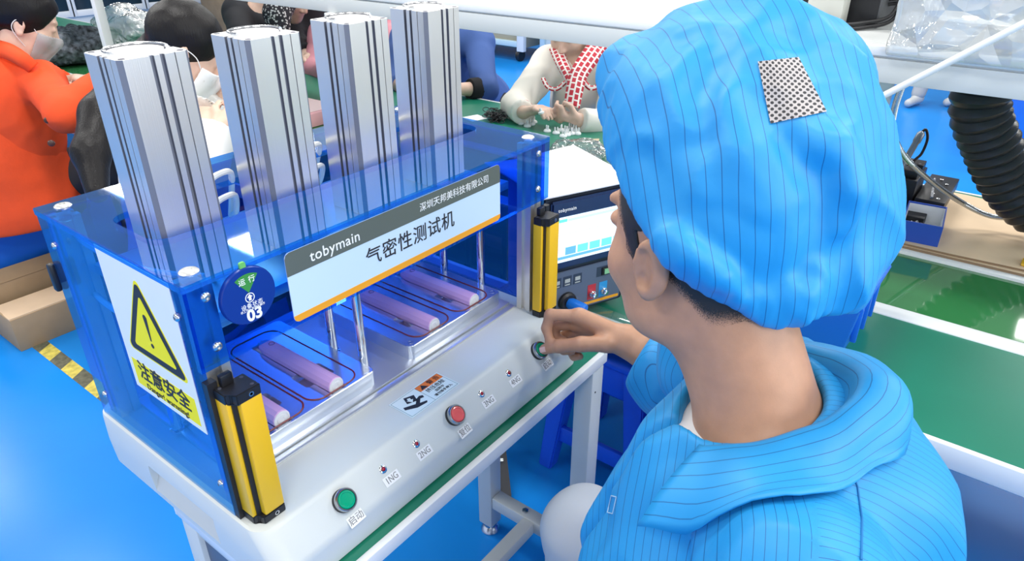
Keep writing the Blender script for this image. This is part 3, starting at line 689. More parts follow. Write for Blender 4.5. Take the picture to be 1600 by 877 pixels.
def body_f(P):
    d = head_sdf(P, HE, hf, hu, hr)
    nk = HE-hf*.030-hu*.045
    d = smin(d, cap_(P, nk, NB-UP*.02-fd*.006, .054, .058), .030)
    d = smin(d, cap_(P, HE+hf*.010-hu*.075, NB+fd*.004-UP*.03, .032, .040), .03)
    d = smin(d, torso_core(P), .05)
    d = smin(d, chain_(P, (Rsh, Rel, Rwr), (.055, .042, .0265), .02), .04)
    d = smin(d, chain_(P, (Lsh, Lel, Lwr), (.055, .042, .0265), .02), .04)
    near = np.linalg.norm(P-apx(905, 525, 1.17), axis=1) < .16
    if near.any(): d[near] = smin(d[near], hand_sdf(P[near]), .012)
    near = np.linalg.norm(P-(Lwr+fd*.08), axis=1) < .18
    if near.any(): d[near] = smin(d[near], left_hand_sdf(P[near]), .012)
    return d
OP = thing('person', 'operator in blue striped coat and bouffant cap pressing the green button', 'person', (.36, -.55, 0))
body = obj('body', sdf_mesh(body_f, (.06, -.86, .35), (.72, -.02, 1.27), .0029), skin, OP, smooth=180)
# thumbnail
nail = mat('nail', (.74, .48, .42), .25)
tj = [apx(*p) for p in thumb[0]]; td = nv(tj[3]-tj[2]); tc = nv(A(CAM_LOC)-tj[3]); tc = nv(tc-td*float(tc @ td)); ts = np.cross(td, tc); b = BM()
g = [[b.verts.new(Vector(tj[3]-td*.001+td*(i*.0028)+ts*(j*.0022)+tc*(.0096-.00016*j*j*j*j*.4-.0012*(i > 1)))) for j in range(-2, 3)] for i in range(-3, 3)]
for i in range(5):
    for j in range(4): b.faces.new((g[i][j], g[i+1][j], g[i+1][j+1], g[i][j+1]))
obj('thumbnail', b, nail, body)
# hair under the cap: short at nape and temples
WH = waves(3, 14, 150, 420)
def hair_f(P):
    q = P-HE; f = q @ hf; u = q @ hu; r = np.abs(q @ hr)
    d = head_sdf(P, HE, hf, hu, hr, ears=False)
    d = smin(d, cap_(P, HE-hf*.030-hu*.045, NB-UP*.02, .056, .060), .030)
    nz = wnoise(P, WH)*.010
    d = d-.0026
    back = np.maximum(-(u+.055-.9*np.maximum(0, f+.055)+nz), f+.012)          # nape
    temple = np.maximum(np.maximum(-(u+.012+nz), .014-f), f-.034-.36*u+nz)
    top = np.maximum(.03-u+nz*.5, f-.034-.36*u+nz)
    return np.maximum(d, np.minimum(np.minimum(back, temple), top))
hme = sdf_mesh(hair_f, HE-.14, HE+.16, .0026); co = coords(hme); q = co-HE; f_ = q @ hf; u_ = q @ hu
edge = np.minimum(np.where(f_ < .0, u_+.050-.9*np.maximum(0, f_+.055), 1), np.where(f_ > .0, np.minimum(u_+.010, .034+.36*u_-f_), 1)); set_attr(hme, 'fade', edge)
hm = mat('cropped_hair', (.012, .011, .011), .5); nt = hm.node_tree; N_ = nt.nodes; L_ = nt.links
a1 = N_.new('ShaderNodeAttribute'); a1.attribute_name = 'fade'; r1 = N_.new('ShaderNodeMapRange'); r1.inputs['From Min'].default_value = -.006; r1.inputs['From Max'].default_value = .026; r1.inputs['To Min'].default_value = 0; r1.inputs['To Max'].default_value = 1.0; L_.new(a1.outputs['Fac'], r1.inputs[0])
tc_ = N_.new('ShaderNodeTexCoord'); n1_ = N_.new('ShaderNodeTexNoise'); n1_.inputs['Scale'].default_value = 900; L_.new(tc_.outputs['Object'], n1_.inputs[0])
ad = N_.new('ShaderNodeMath'); ad.operation = 'ADD'; L_.new(r1.outputs[0], ad.inputs[0]); L_.new(n1_.outputs[0], ad.inputs[1]); gt = N_.new('ShaderNodeMapRange'); gt.inputs['From Min'].default_value = .62; gt.inputs['From Max'].default_value = 1.0; L_.new(ad.outputs[0], gt.inputs[0]); L_.new(gt.outputs[0], N_['Principled BSDF'].inputs['Alpha'])
obj('hair', hme, hm, OP, smooth=180)
# bouffant cap
CAPC = apx(1165, 250, .70)
cn = nv(hu*.735-hf*.678)
WC1 = waves(11, 9, 18, 42); WC2 = waves(12, 14, 60, 130); WC3 = waves(15, 10, 30, 70, (1, 1, .35))
def cap_core(P):
    d = ell_(P, apx(1150, 235, .712), (.142, .142, .140))
    d = smin(d, ell_(P, apx(1215, 350, .690), (.096, .096, .104)), .06)
    d = smin(d, ell_(P, apx(1215, 415, .690), (.082, .082, .070)), .03)
    d = smin(d, ell_(P, apx(1040, 185, .735), (.064, .064, .078)), .014)
    d = smin(d, ell_(P, apx(988, 145, .755), (.042, .042, .056)), .012)
    d = smin(d, ell_(P, apx(1110, 375, .655), (.064, .064, .070)), .016)
    d = smin(d, ell_(P, apx(1165, 425, .672), (.064, .064, .058)), .02)
    return d
def core_hit(px, py):
    o = apx(px, py, .45); dv = nv(o-A(CAM_LOC)); t = 0.0
    for _ in range(60):
        s_ = float(cap_core((o+dv*t)[None])[0])
        if s_ < .0008: break
        t += s_*.8
    return o+dv*t
CREASES = []
for pts, w_, am in (([(1062, 330), (1120, 355), (1165, 385), (1185, 440)], .018, .012), ([(1292, 280), (1278, 350), (1250, 425)], .014, .011), ([(1322, 486), (1340, 400), (1372, 345)], .014, .014),
                    ([(1120, 50), (1098, 130), (1104, 220)], .016, .008), ([(1225, 225), (1262, 270), (1318, 330)], .012, .009), ([(1130, 150), (1165, 240), (1195, 320)], .020, -.010), ([(1310, 230), (1335, 300), (1345, 360)], .018, -.010),
                    ([(1090, 400), (1130, 430), (1170, 460)], .016, -.008), ([(1030, 95), (1060, 60), (1110, 40)], .012, .007), ([(1240, 40), (1290, 90), (1320, 150)], .014, .007), ([(1010, 250), (1040, 300)], .012, .008)):
    hp_ = [core_hit(*p) for p in pts]
    for a_, b_ in zip(hp_, hp_[1:]): CREASES.append((a_, b_, w_, am))
def cap_f(P):
    d = cap_core(P)
    n1 = wnoise(P, WC1); n2 = wnoise(P, WC2); n3 = wnoise(P, WC3)
    q = P-HE; hgt = q @ cn
    rid = 1-np.abs(n3)*3.0
    d = d-.026*n1-.0055*n2-.002*np.clip(1-np.abs(n2)*4, 0, 1)-.007*np.clip(rid, 0, 1)+.006
    for a_, b_, w_, am in CREASES:
        ds = cap_(P, a_, b_, 0, 0); d = d+am*np.exp(-(ds/w_)**2)
    ang = np.arctan2(q @ hr, q @ hf)
    gather = np.exp(-np.maximum(0, hgt-.006)/.022)
    d = d+.0035*gather*np.sin(ang*46+6*n1)
    d = smin(d, smin(head_sdf(P, HE, hf, hu, hr, ears=False), cap_(P, HE-hf*.030-hu*.045, NB-UP*.02, .056, .060), .03)-.010, .012)
    hem = .0195-hgt+.003*np.sin(ang*3.0+.5)+.002*np.sin(ang*9)
    d = smax(d, hem, .022)
    return smax(d, -cap_(P, apx(905, 262, .74), apx(963, 296, .70), .026, .024), .008)
cap_m = stripe_mat('cap_blue', (0.012, 0.29, 0.66), (0.005, 0.11, 0.32), .0112, .042, bump=.3, bscale=45)
cme = sdf_mesh(cap_f, CAPC-.22, CAPC+.22, .0032)
co = coords(cme); sdir = nv(A(CR)*.96+A(CU)*.12)
set_attr(cme, 'stripe', co @ sdir+.010*wnoise(co, WC1)+.05*np.maximum(0, -(co-CAPC) @ A(CR)-.07)*((co-CAPC) @ A(CU))/.1)
capo = obj('bouffant_cap', cme, cap_m, OP, smooth=180)
# breathable mesh window at the crown of the cap
b = BM(); uvl = b.loops.layers.uv.new('uv'); gp = []; nu, nw = 18, 18
c4 = [(1184, 96), (1248, 89), (1292, 174), (1204, 193)]
def cap_hit(px, py):
    o = apx(px, py, .45); d = nv(o-A(CAM_LOC)); t = 0.0
    for _ in range(60):
        s_ = float(cap_f((o+d*t)[None])[0])
        if s_ < .0008: break
        t += s_*.7
    return o+d*t-d*.0012
for i in range(nu+1):
    row = []
    for j in range(nw+1):
        a, c_ = i/nu, j/nw; px = (c4[0][0]*(1-a)+c4[1][0]*a)*(1-c_)+(c4[3][0]*(1-a)+c4[2][0]*a)*c_; py = (c4[0][1]*(1-a)+c4[1][1]*a)*(1-c_)+(c4[3][1]*(1-a)+c4[2][1]*a)*c_
        row.append(b.verts.new(Vector(cap_hit(px, py))))
    gp.append(row)
for i in range(nu):
    for j in range(nw):
        f_ = b.faces.new((gp[i][j], gp[i+1][j], gp[i+1][j+1], gp[i][j+1]))
        for lp, (a, c_) in zip(f_.loops, ((i, j), (i+1, j), (i+1, j+1), (i, j+1))): lp[uvl].uv = (a/nu, c_/nw)
mm_ = mat('white_mesh', (.62, .60, .60), .7); nt = mm_.node_tree; N_ = nt.nodes; L_ = nt.links
uvn = N_.new('ShaderNodeUVMap'); uvn.uv_map = 'uv'; mp = N_.new('ShaderNodeMapping'); mp.inputs['Scale'].default_value = (10, 14, 1); mp.inputs['Rotation'].default_value = (0, 0, .6); L_.new(uvn.outputs[0], mp.inputs[0])
fr = N_.new('ShaderNodeVectorMath'); fr.operation = 'FRACTION'; L_.new(mp.outputs[0], fr.inputs[0]); sb = N_.new('ShaderNodeVectorMath'); sb.operation = 'SUBTRACT'; sb.inputs[1].default_value = (.5, .5, 0); L_.new(fr.outputs[0], sb.inputs[0])
ln = N_.new('ShaderNodeVectorMath'); ln.operation = 'LENGTH'; L_.new(sb.outputs[0], ln.inputs[0]); lt = N_.new('ShaderNodeMath'); lt.operation = 'LESS_THAN'; lt.inputs[1].default_value = .34; L_.new(ln.outputs['Value'], lt.inputs[0])
mx = N_.new('ShaderNodeMix'); mx.data_type = 'RGBA'; mx.inputs[6].default_value = (.44, .41, .41, 1); mx.inputs[7].default_value = (.03, .03, .035, 1); L_.new(lt.outputs[0], mx.inputs[0]); L_.new(mx.outputs[2], N_['Principled BSDF'].inputs['Base Color'])
obj('mesh_window', b, mm_, capo)
# coat
WK1 = waves(21, 8, 14, 34); WK2 = waves(22, 12, 50, 110); WK3 = waves(23, 8, 24, 60, (1, 1, .5))
TH = NB-fd*.055-UP*.20
def coat_core(P):
    d = ell_(P, TH, (.190, .150, .215), (rd, fd, UP))
    d = smin(d, cap_(P, NB+rd*.135-UP*.085-fd*.02, NB-rd*.135-UP*.085-fd*.02, .062, .062), .05)
    d = smin(d, cap_(P, NB-UP*.075-fd*.03+rd*.03, NB-UP*.075-fd*.03-rd*.03, .088, .088), .05)
    d = smin(d, cap_(P, TH-UP*.08, HIP+UP*.02, .165, .200), .08)
    d = smin(d, ell_(P, NB+fd*.082-UP*.215-rd*.01, (.135, .078, .165), (rd, fd, UP)), .05)
    return d
def folds(P, a):
    return a*(-.022*wnoise(P, WK1)-.004*wnoise(P, WK2)-.006*np.clip(1-np.abs(wnoise(P, WK3))*3.2, 0, 1))
def coat_f(P):
    d = coat_core(P)
    d = smin(d, chain_(P, (Lsh, Lel), (.075, .066), .02), .03)
    d = smin(d, torso_core(P)-.010, .02)
    d = d+folds(P, 1.0)
    q = P-NB
    neck = cap_(P, NB-UP*.035+fd*.005, NB+UP*.2+fd*.05, .066, .085)
    d = smax(d, -neck, .012)
    d = d+.012*np.exp(-((q @ rd+.012)/.007)**2)*np.clip((q @ fd-.05)/.02, 0, 1)
    return smax(d, -(P[:, 2]-.44), .01)
coat_m = stripe_mat('coat_blue', (0.012, 0.28, 0.63), (0.005, 0.11, 0.31), .0078, .050, bump=.25, bscale=40)
kme = sdf_mesh(coat_f, (.0, -.98, .42), (.62, -.22, 1.06), .0042)
co = coords(kme); q = co-NB
sf = q @ fd+.006*wnoise(co, WK1); sb_ = q @ rd+.25*(q @ UP)
set_attr(kme, 'stripe', np.where(q @ fd+.045+.10*(q @ rd) > 0, sf, sb_+.5))
coat = obj('coat', kme, coat_m, OP, smooth=180)
def coat_hit(px, py, lift=.0008):
    o = apx(px, py, .42); dv = nv(o-A(CAM_LOC)); t = 0.0
    for _ in range(90):
        s_ = float(coat_f((o+dv*t)[None])[0])
        if s_ < .0006: break
        t += s_*.6
    return Vector(o+dv*(t-lift))
def stitch(name, pts, r, m_):
    P_ = []
    for (ax_, ay_), (bx_, by_) in zip(pts, pts[1:]):
        for k in range(6): P_.append(coat_hit(ax_+(bx_-ax_)*k/6, ay_+(by_-ay_)*k/6, .0))
    P_.append(coat_hit(*pts[-1])); b = BM(); tube(b, P_, r, 6); obj(name, b, m_, coat)
stitch('buttonhole', [(955, 775), (963, 777), (957, 803), (949, 801), (955, 775)], .0006, mat('thread_pale', (.45, .65, .78), .7))
stitch('shoulder_seam', [(1322, 716), (1340, 760), (1347, 810), (1346, 875)], .0009, mat('seam_blue', (.006, .16, .42), .7))
def tubey(pts, rs, seed, h, name, cuts=None, a=1.0):
    Wv = waves(seed, 10, 30, 90); ax = nv(A(pts[-1])-A(pts[0]))
    def f(P):
        d = chain_(P, pts, rs, .03); d = d+a*(-.006*wnoise(P, Wv)-.004*np.clip(1-np.abs(wnoise(P, WK3))*3, 0, 1))
        if cuts: 
            for c_, n_ in cuts: d = smax(d, (P-A(c_)) @ A(n_), .006)
        return d
    al = np.array(pts); return sdf_mesh(f, al.min(0)-max(rs)-.03, al.max(0)+max(rs)+.03, h)
# right sleeve, elastic cuff pushed up the forearm
cu0 = A(at(1003, 556, 1.128)); el_ = Rel; ud = nv(cu0-el_)
sm = tubey((Rsh, Rel+A((.005, 0, -.005)), cu0-ud*.05, cu0-ud*.012, cu0+ud*.004), (.078, .070, .058, .044, .029), 31, .0036, 'sleeve', [(cu0, ud)], a=1.3)
co = coords(sm); set_attr(sm, 'stripe', (co-Rel) @ nv(np.cross(ud, (.3, 0, 1)))+.002*wnoise(co, WK1)); obj('sleeve', sm, coat_m, coat, smooth=180)
lu = nv(Lwr-Lel)
sm = tubey((Lsh-UP*.03, Lel, Lwr-lu*.05, Lwr-lu*.012, Lwr+lu*.0), (.070, .064, .052, .042, .029), 33, .0044, 'sleeve', [(Lwr, lu)])
co = coords(sm); set_attr(sm, 'stripe', (co-Lel) @ fd); obj('sleeve', sm, coat_m, coat, smooth=180)
for c_, dd in ((cu0, ud), (Lwr, lu)):
    b = BM(); x_, y_, z_ = frame(Vector(dd)); ringp = []
    for k in range(61):
        a_ = 2*math.pi*k/60; rr_ = .0295+.0012*math.sin(a_*22); ringp.append(Vector(c_)+(x_*math.cos(a_)+y_*math.sin(a_))*rr_-z_*.004)
    tube(b, ringp, .0042, 8); me_ = bpy.data.meshes.new('c'); b.to_mesh(me_); b.free(); set_attr(me_, 'stripe', coords(me_) @ A((0, 0, 1))); obj('elastic_cuff', me_, coat_m, coat, smooth=180)
# collar: a stand that folds over and lies on the shoulders
def collar():
    b = BM(); rows = []; nT, nS = 56, 16; st = []; dirs = []; low_s = []
    for i in range(nT+1):
        t = i/nT; th = math.radians(-118+232*t)            # 0 = nape, negative = left side round to the front
        dirv = -fd*math.cos(th)+rd*math.sin(th); a_ = abs(th)/math.radians(152)
        rin = .067+.026*math.exp(-(th/.7)**2)
        base_ = NB+fd*.022+dirv*rin-UP*(.055*a_**1.3)+UP*.004
        top = base_+UP*(.048-.030*a_)+dirv*.010-fd*.002
        wdt = .060+.050*a_**3
        low = top+dirv*(wdt*.80)-UP*(wdt*(.62+.10*a_))+fd*(.03*a_**2)
        row = []
        for j in range(nS+1):
            s = j/nS
            if s < .35: p = base_*(1-s/.35)+top*(s/.35)
            else:
                k = (s-.35)/.65; p = top*(1-k)+low*k+(dirv*.014+UP*.012)*math.sin(k*math.pi)*(1-.4*a_)
            p = p+dirv*.003*math.sin(th*9+s*5)*s+UP*.0022*math.sin(th*14+1+s*3)*s
            row.append(b.verts.new(Vector(p))); st.append(j*.0078*.62); dirs.append(dirv); low_s.append(s)
        rows.append(row)
    flat = [v for r_ in rows for v in r_]; Pc = np.array([v.co[:] for v in flat], dtype=np.float32); dr = np.array(dirs, dtype=np.float32)*.45+UP; ls = np.array(low_s)
    for _ in range(14):
        m = (coat_f(Pc) < .004) & (ls > .3); Pc[m] += dr[m]*.004
    Pg = Pc.reshape(nT+1, nS+1, 3)
    for _ in range(3): Pg[1:-1, 1:-1] = Pg[1:-1, 1:-1]*.4+.15*(Pg[:-2, 1:-1]+Pg[2:, 1:-1]+Pg[1:-1, :-2]+Pg[1:-1, 2:])
    for v, p in zip(flat, Pg.reshape(-1, 3)): v.co = p
    for i in range(nT):
        for j in range(nS): b.faces.new((rows[i][j], rows[i+1][j], rows[i+1][j+1], rows[i][j+1]))
    me_ = bpy.data.meshes.new('collar'); b.verts.index_update(); b.to_mesh(me_); b.free(); set_attr(me_, 'stripe', st); return me_
co_ = obj('collar', collar(), coat_m, coat, smooth=180)
m_ = co_.modifiers.new('thick', 'SOLIDIFY'); m_.thickness = .0022
# white undershirt at the throat
def shirt_f(P):
    d = cap_(P, NB-UP*.10, NB+fd*.03-UP*.005, .11, .064); return np.maximum(d, np.maximum(-(P-NB) @ fd-.02, (P-NB) @ UP-.0+.55*((P-NB) @ fd)))
obj('undershirt', sdf_mesh(shirt_f, NB-.2, NB+.15, .004), mat('shirt_white', (.82, .80, .80), .7), OP, smooth=180)
# white trousers
def leg_f(P, hip, knee, ank, W):
    d = chain_(P, (hip, knee, ank), (.095, .068, .060), .03); return d-.005*wnoise(P, W)-.003*np.clip(1-np.abs(wnoise(P, WK3))*3, 0, 1)
WT = waves(41, 10, 20, 60)
Rk = A((.470, -.215, .446)); Lk = A((.20, -.30, .50)); Ran = A((.46, -.22, .07)); Lan = A((.22, -.28, .07))
Rh = HIP+rd*.09; Lh = HIP-rd*.09
tro = sdf_mesh(lambda P: smin(smin(leg_f(P, Rh, Rk, Ran, WT), leg_f(P, Lh, Lk, Lan, WT), .02), cap_(P, Rh, Lh, .11, .11), .04), (.05, -.85, .04), (.62, -.05, .68), .006)
obj('trousers', tro, mat('white_trousers', (.78, .79, .80), .75), OP, smooth=180)
shoe_m = mat('white_shoe', (.75, .76, .78), .5)
for an in (Ran, Lan):
    def sh(P, an=an):
        d = cap_(P, an+A((0, -.02, -.035)), an+A((-.01, .15, -.042)), .036, .032); d = smin(d, cap_(P, an, an-UP*.03, .045, .042), .03); return np.maximum(d, .002-P[:, 2])
    obj('shoe', sdf_mesh(sh, an+A((-.12, -.12, -.09)), an+A((.12, .22, .06)), .005), shoe_m, OP, smooth=180)
# backless stool the operator sits on
SB = A((.41, -.68, 0)); ST = thing('work_stool', 'round blue work stool under the operator in the striped coat', 'stool', Vector(SB))
b = BM(); lathe(b, Vector(SB)+V(0, 0, .314), (0, 0, 1), [(.14, 0), (.165, .006), (.17, .018), (.165, .028), (.12, .033), (0, .034)], 32); obj('seat', b, mat('stool_blue', (.02, .12, .6), .4), ST)
for k in range(4):
    a_ = math.pi/4+k*math.pi/2; b = BM(); tube(b, [Vector(SB)+V(.12*math.cos(a_), .12*math.sin(a_), .317), Vector(SB)+V(.17*math.cos(a_), .17*math.sin(a_), .0)], .012, 10); obj('leg', b, steel, ST)
# ---------------------------------------------------------------- the assembly line bench beside the machine
BY0, BY1 = -2.6, 6.2
B_ = thing('assembly_bench', 'long green-topped assembly line bench with a glossy conveyor belt down its middle', 'bench', (1.43, 1.8, 0))
obj('worktop', bx((.812, BY0, ZT-.025), (1.168, BY1, ZT)), green_mat, B_)
obj('worktop', bx((1.560, BY0, ZT-.025), (2.050, BY1, ZT)), green_mat, B_)
obj('conveyor_belt', bx((1.216, BY0, ZT-.03), (1.514, BY1, ZT-.004)), belt_green, B_)
for x0, x1, zz in ((1.168, 1.216, .003), (1.514, 1.560, .003)): obj('guide_rail', bx((x0, BY0, ZT-.05), (x1, BY1, ZT+zz), .002), white_trim, B_)
for x0, x1 in ((.800, .812), (2.050, 2.062)): obj('edge_trim', bx((x0, BY0, ZT-.04), (x1, BY1, ZT+.002), .002), white_trim, B_)
for yy in (-2.4, -1.1, .55, 1.9, 3.3, 4.7, 6.0):
    for xx in (.83, 1.30, 1.98):
        obj('leg', bx((xx, yy, 0), (xx+.045, yy+.045, ZT-.03), .003), frame_grey, B_)
    obj('cross_beam', bx((.83, yy, ZT-.075), (2.02, yy+.045, ZT-.026), .003), frame_grey, B_)
# overhead shelf
SH = thing('overhead_shelf', 'long pale grey shelf carried on posts above the conveyor belt', 'shelf', (1.43, 1.8, ZT+.003))
obj('shelf_board', bx((1.20, BY0, 1.100), (1.82, BY1, 1.145), .002), mat('shelf_white', (.80, .82, .82), .35), SH)
obj('shelf_lip', bx((1.190, BY0, 1.142), (1.212, BY1, 1.160), .002), white_trim, SH)
obj('shelf_rail', bx((1.192, BY0, 1.095), (1.20, BY1, 1.138), .001), frame_grey, SH)
for yy in (-1.6, -.34, 1.15, 2.7, 4.4, 6.0):
    obj('post', bx((1.518, yy, ZT+.003), (1.556, yy+.035, 1.10), .002), white_trim, SH)
    obj('post', bx((1.174, yy+.02, ZT+.003), (1.210, yy+.055, 1.095), .002), white_trim, SH)
for yy in (-1.7, -.225, 1.6, 3.6):
    obj('upright', bx((1.420, yy, 1.145), (1.475, yy+.075, 1.95), .002), mat('upright_beige', (.62, .63, .58), .45), SH)
# clear plate bridging table and bench under the tester
obj('acrylic_sheet', bx((.700, -.100, ZT+.0035), (.825, .18, ZT+.0125), .001), CLEAR, label='thick clear acrylic sheet lying under the small screen tester', category=None) if False else None
t_ = obj('acrylic_sheet', bx((.690, -.108, ZT+.0035), (.826, .20, ZT+.0125), .001), CLEAR); tag(t_, 'thick clear acrylic sheet bridging table and bench under the screen tester', 'acrylic sheet')
# ---------------------------------------------------------------- tester with touch screen
IN = thing('leak_tester', 'navy bench tester with touch screen, blue knob and status lights', 'tester', (.80, .05, ZT+.013))
ix = Vector((.9132, -.4076, 0)); iz = Vector((0, 0, 1)); inn = Vector((-.4076, -.9132, 0))      # face right, up, outward
io = Vector((.705, .045, ZT+.013)); IW, IH, ID = .190, .258, .150
def im(x, h, lift=0): return plane_m(io+ix*x+iz*h+inn*lift, ix, iz)
def islab(name, x0, h0, x1, h1, l0, l1, m_, par, bev=.0, r=None):
    b = BM(); prism(b, rrect(x0, h0, x1, h1, r, 4) if r else rect(x0, h0, x1, h1), im(0, 0, l0), l1-l0)
    if bev: bmesh.ops.bevel(b, geom=b.edges[:], offset=bev, segments=2, affect='EDGES')
    return obj(name, b, m_, par, smooth=30)
islab('casing', 0, 0, IW, IH, -ID, -.02, mat('casing_white', (.78, .79, .80), .4), IN, .004)
fr_ = islab('front_frame', -.004, -.000, IW+.004, IH+.004, -.02, .0, mat('frame_black', (.012, .016, .03), .3), IN, .004)
sc_b = islab('screen_bezel', .008, .112, IW-.004, IH-.004, 0, .010, navy, IN, .004)
scr = mat('screen_glow', (.55, .70, .85), .3, emis=(.62, .80, .95), estr=.75)
sx0, sx1, sz0, sz1 = .022, .176, .128, .222
sc = islab('screen', sx0, sz0, sx1, sz1, .010, .0108, scr, IN)
cyan = mat('screen_cyan', (.1, .6, .7), .3, emis=(.12, .70, .80), estr=.8); sblue = mat('screen_blue', (.1, .3, .7), .3, emis=(.08, .28, .75), estr=.8); sl_ = mat('screen_line', (.4, .55, .7), .3, emis=(.38, .52, .68), estr=.7); sgrn = mat('screen_green', (.1, .6, .4), .3, emis=(.1, .62, .4), estr=.8)
islab('screen_bar', sx0, sz0+.006, sx1, sz0+.012, .0108, .0110, sblue, sc); islab('screen_bar', sx0+.022, sz1-.010, sx1, sz1-.005, .0108, .0110, sl_, sc); islab('screen_bar', sx0, sz1-.010, sx0+.020, sz1-.004, .0108, .0110, sgrn, sc)
for k in range(5): islab('screen_key', sx0+.018+k*.028, sz0+.014, sx0+.042+k*.028, sz0+.030, .0108, .0111, cyan if k else sblue, sc)
islab('screen_grid', sx0+.072, sz0+.03, sx0+.0728, sz1-.01, .0108, .0110, sl_, sc); islab('screen_grid', sx0, sz0+.058, sx1, sz0+.0588, .0108, .0110, sl_, sc)
obj('brand_text', text('tobymain', .0098, im(.042, .236, .0102), bold=.01, space=1.1), wht, sc_b, smooth=0)
obj('brand_text', text('KY', .0085, im(.160, .236, .0102), bold=.01), wht, sc_b, smooth=0)
cp = islab('control_panel', .010, .008, IW-.006, .102, 0, .004, mat('panel_slate', (.10, .13, .20), .4), IN, .001, .006)
islab('panel_stripe', .080, .012, IW-.010, .018, .004, .0045, orange, cp)
for k in range(3):
    islab('indicator_field', .018+k*.024, .068, .038+k*.024, .090, .004, .0046, mat('field_dark', (.03, .045, .08), .4), cp)
    islab('indicator', .022+k*.024, .076, .034+k*.024, .084, .0046, .0052, mat('indicator_grey', (.45, .47, .46), .4), cp)
    islab('indicator_text', .022+k*.024, .070, .034+k*.024, .0725, .0046, .0049, mat('indicator_grey', (.4, .4, .4), .4), cp)
islab('switch_field', .122, .070, .164, .092, .004, .0046, mat('field_dark', (0, 0, 0)), cp)
sw = islab('rocker_switch', .134, .073, .154, .089, .0046, .0075, black, cp); islab('rocker', .138, .0755, .151, .0865, .0075, .010, mat('rocker_green', (.25, .55, .3), .3), cp)
for xx, cc in ((.112, (.5, .03, .05)), (.140, (.03, .3, .65))):
    islab('port_plate', xx-.010, .022, xx+.010, .056, .004, .0046, mat('port_%d' % int(xx*1000), cc, .4), cp)
    b = BM(); lathe(b, io+ix*xx+iz*.036+inn*.0046, inn, [(.0075, 0), (.0075, .006), (.0055, .008), (.0055, .013), (.003, .014)], 18); obj('air_port', b, chrome, cp)
b = BM(); lathe(b, io+ix*.052+iz*.034+inn*.004, inn, [(.020, 0), (.020, .006), (.016, .010)], 28); kb = obj('knob_base', b, black, cp)
b = BM(); pr_f = []
kd = (inn*.86+ix*.42-iz*.12).normalized()
lathe(b, io+ix*.052+iz*.034+inn*.012, kd, [(.010, 0), (.0125, .008), (.0125, .036), (.0110, .039), (0, .039)], 12); obj('regulator_knob', b, mat('knob_blue', (.01, .19, .75), .35), cp)
b = BM(); hump = []
pg_ = []
for i in range(13):
    row = []
    for j in range(13):
        a_, c_ = i/12, j/12; p = io+ix*(-.012+a_*(IW+.03))-inn*(-.004+c_*(ID+.08))+iz*(IH+.0065+.004*math.sin(a_*5+c_*3)*c_)
        row.append(b.verts.new(p))
    pg_.append(row)
for i in range(12):
    for j in range(12): b.faces.new((pg_[i][j], pg_[i+1][j], pg_[i+1][j+1], pg_[i][j+1]))
pp_ = obj('paper_sheets', b, paper, label='white paper sheets lying on top of the screen tester', cat='paper')
m_ = pp_.modifiers.new('thick', 'SOLIDIFY'); m_.thickness = .004; m_.offset = -.4
# ---------------------------------------------------------------- the workers at the bench
def hand_g(P, wr, fwd, nrm, thumb_side, s=1.0, curl=.6):
    """five-fingered hand: wrist, direction of the fingers, back-of-hand normal, side of the thumb"""
    fwd = nv(fwd); nrm = nv(A(nrm)-fwd*float(A(nrm) @ fwd)); sd = np.cross(fwd, nrm)*thumb_side
    d = cap_(P, wr, A(wr)+fwd*.06*s, .019*s, .021*s); k0 = A(wr)+fwd*.078*s
    d = smin(d, cap_(P, k0-sd*.022*s, k0+sd*.022*s, .013*s, .013*s), .015*s)
    for o, ln in ((.030, .066), (.010, .074), (-.010, .070), (-.029, .056)):
        a = k0+sd*o*s; b = a+(fwd*math.cos(curl*.5)-nrm*math.sin(curl*.5))*ln*.5*s; c = b+(fwd*math.cos(curl*1.5)-nrm*math.sin(curl*1.5))*ln*.5*s
        d = smin(d, chain_(P, (a, b, c), (.0098*s, .0088*s, .0074*s), .004), .004)
    a = A(wr)+fwd*.02*s+sd*.018*s; b = a+(fwd*.7+sd*.7-nrm*.2)*.036*s; c = b+(fwd*.95+sd*.15-nrm*.3)*.034*s
    return smin(d, chain_(P, (a, b, c), (.013*s, .011*s, .0088*s), .005), .008)
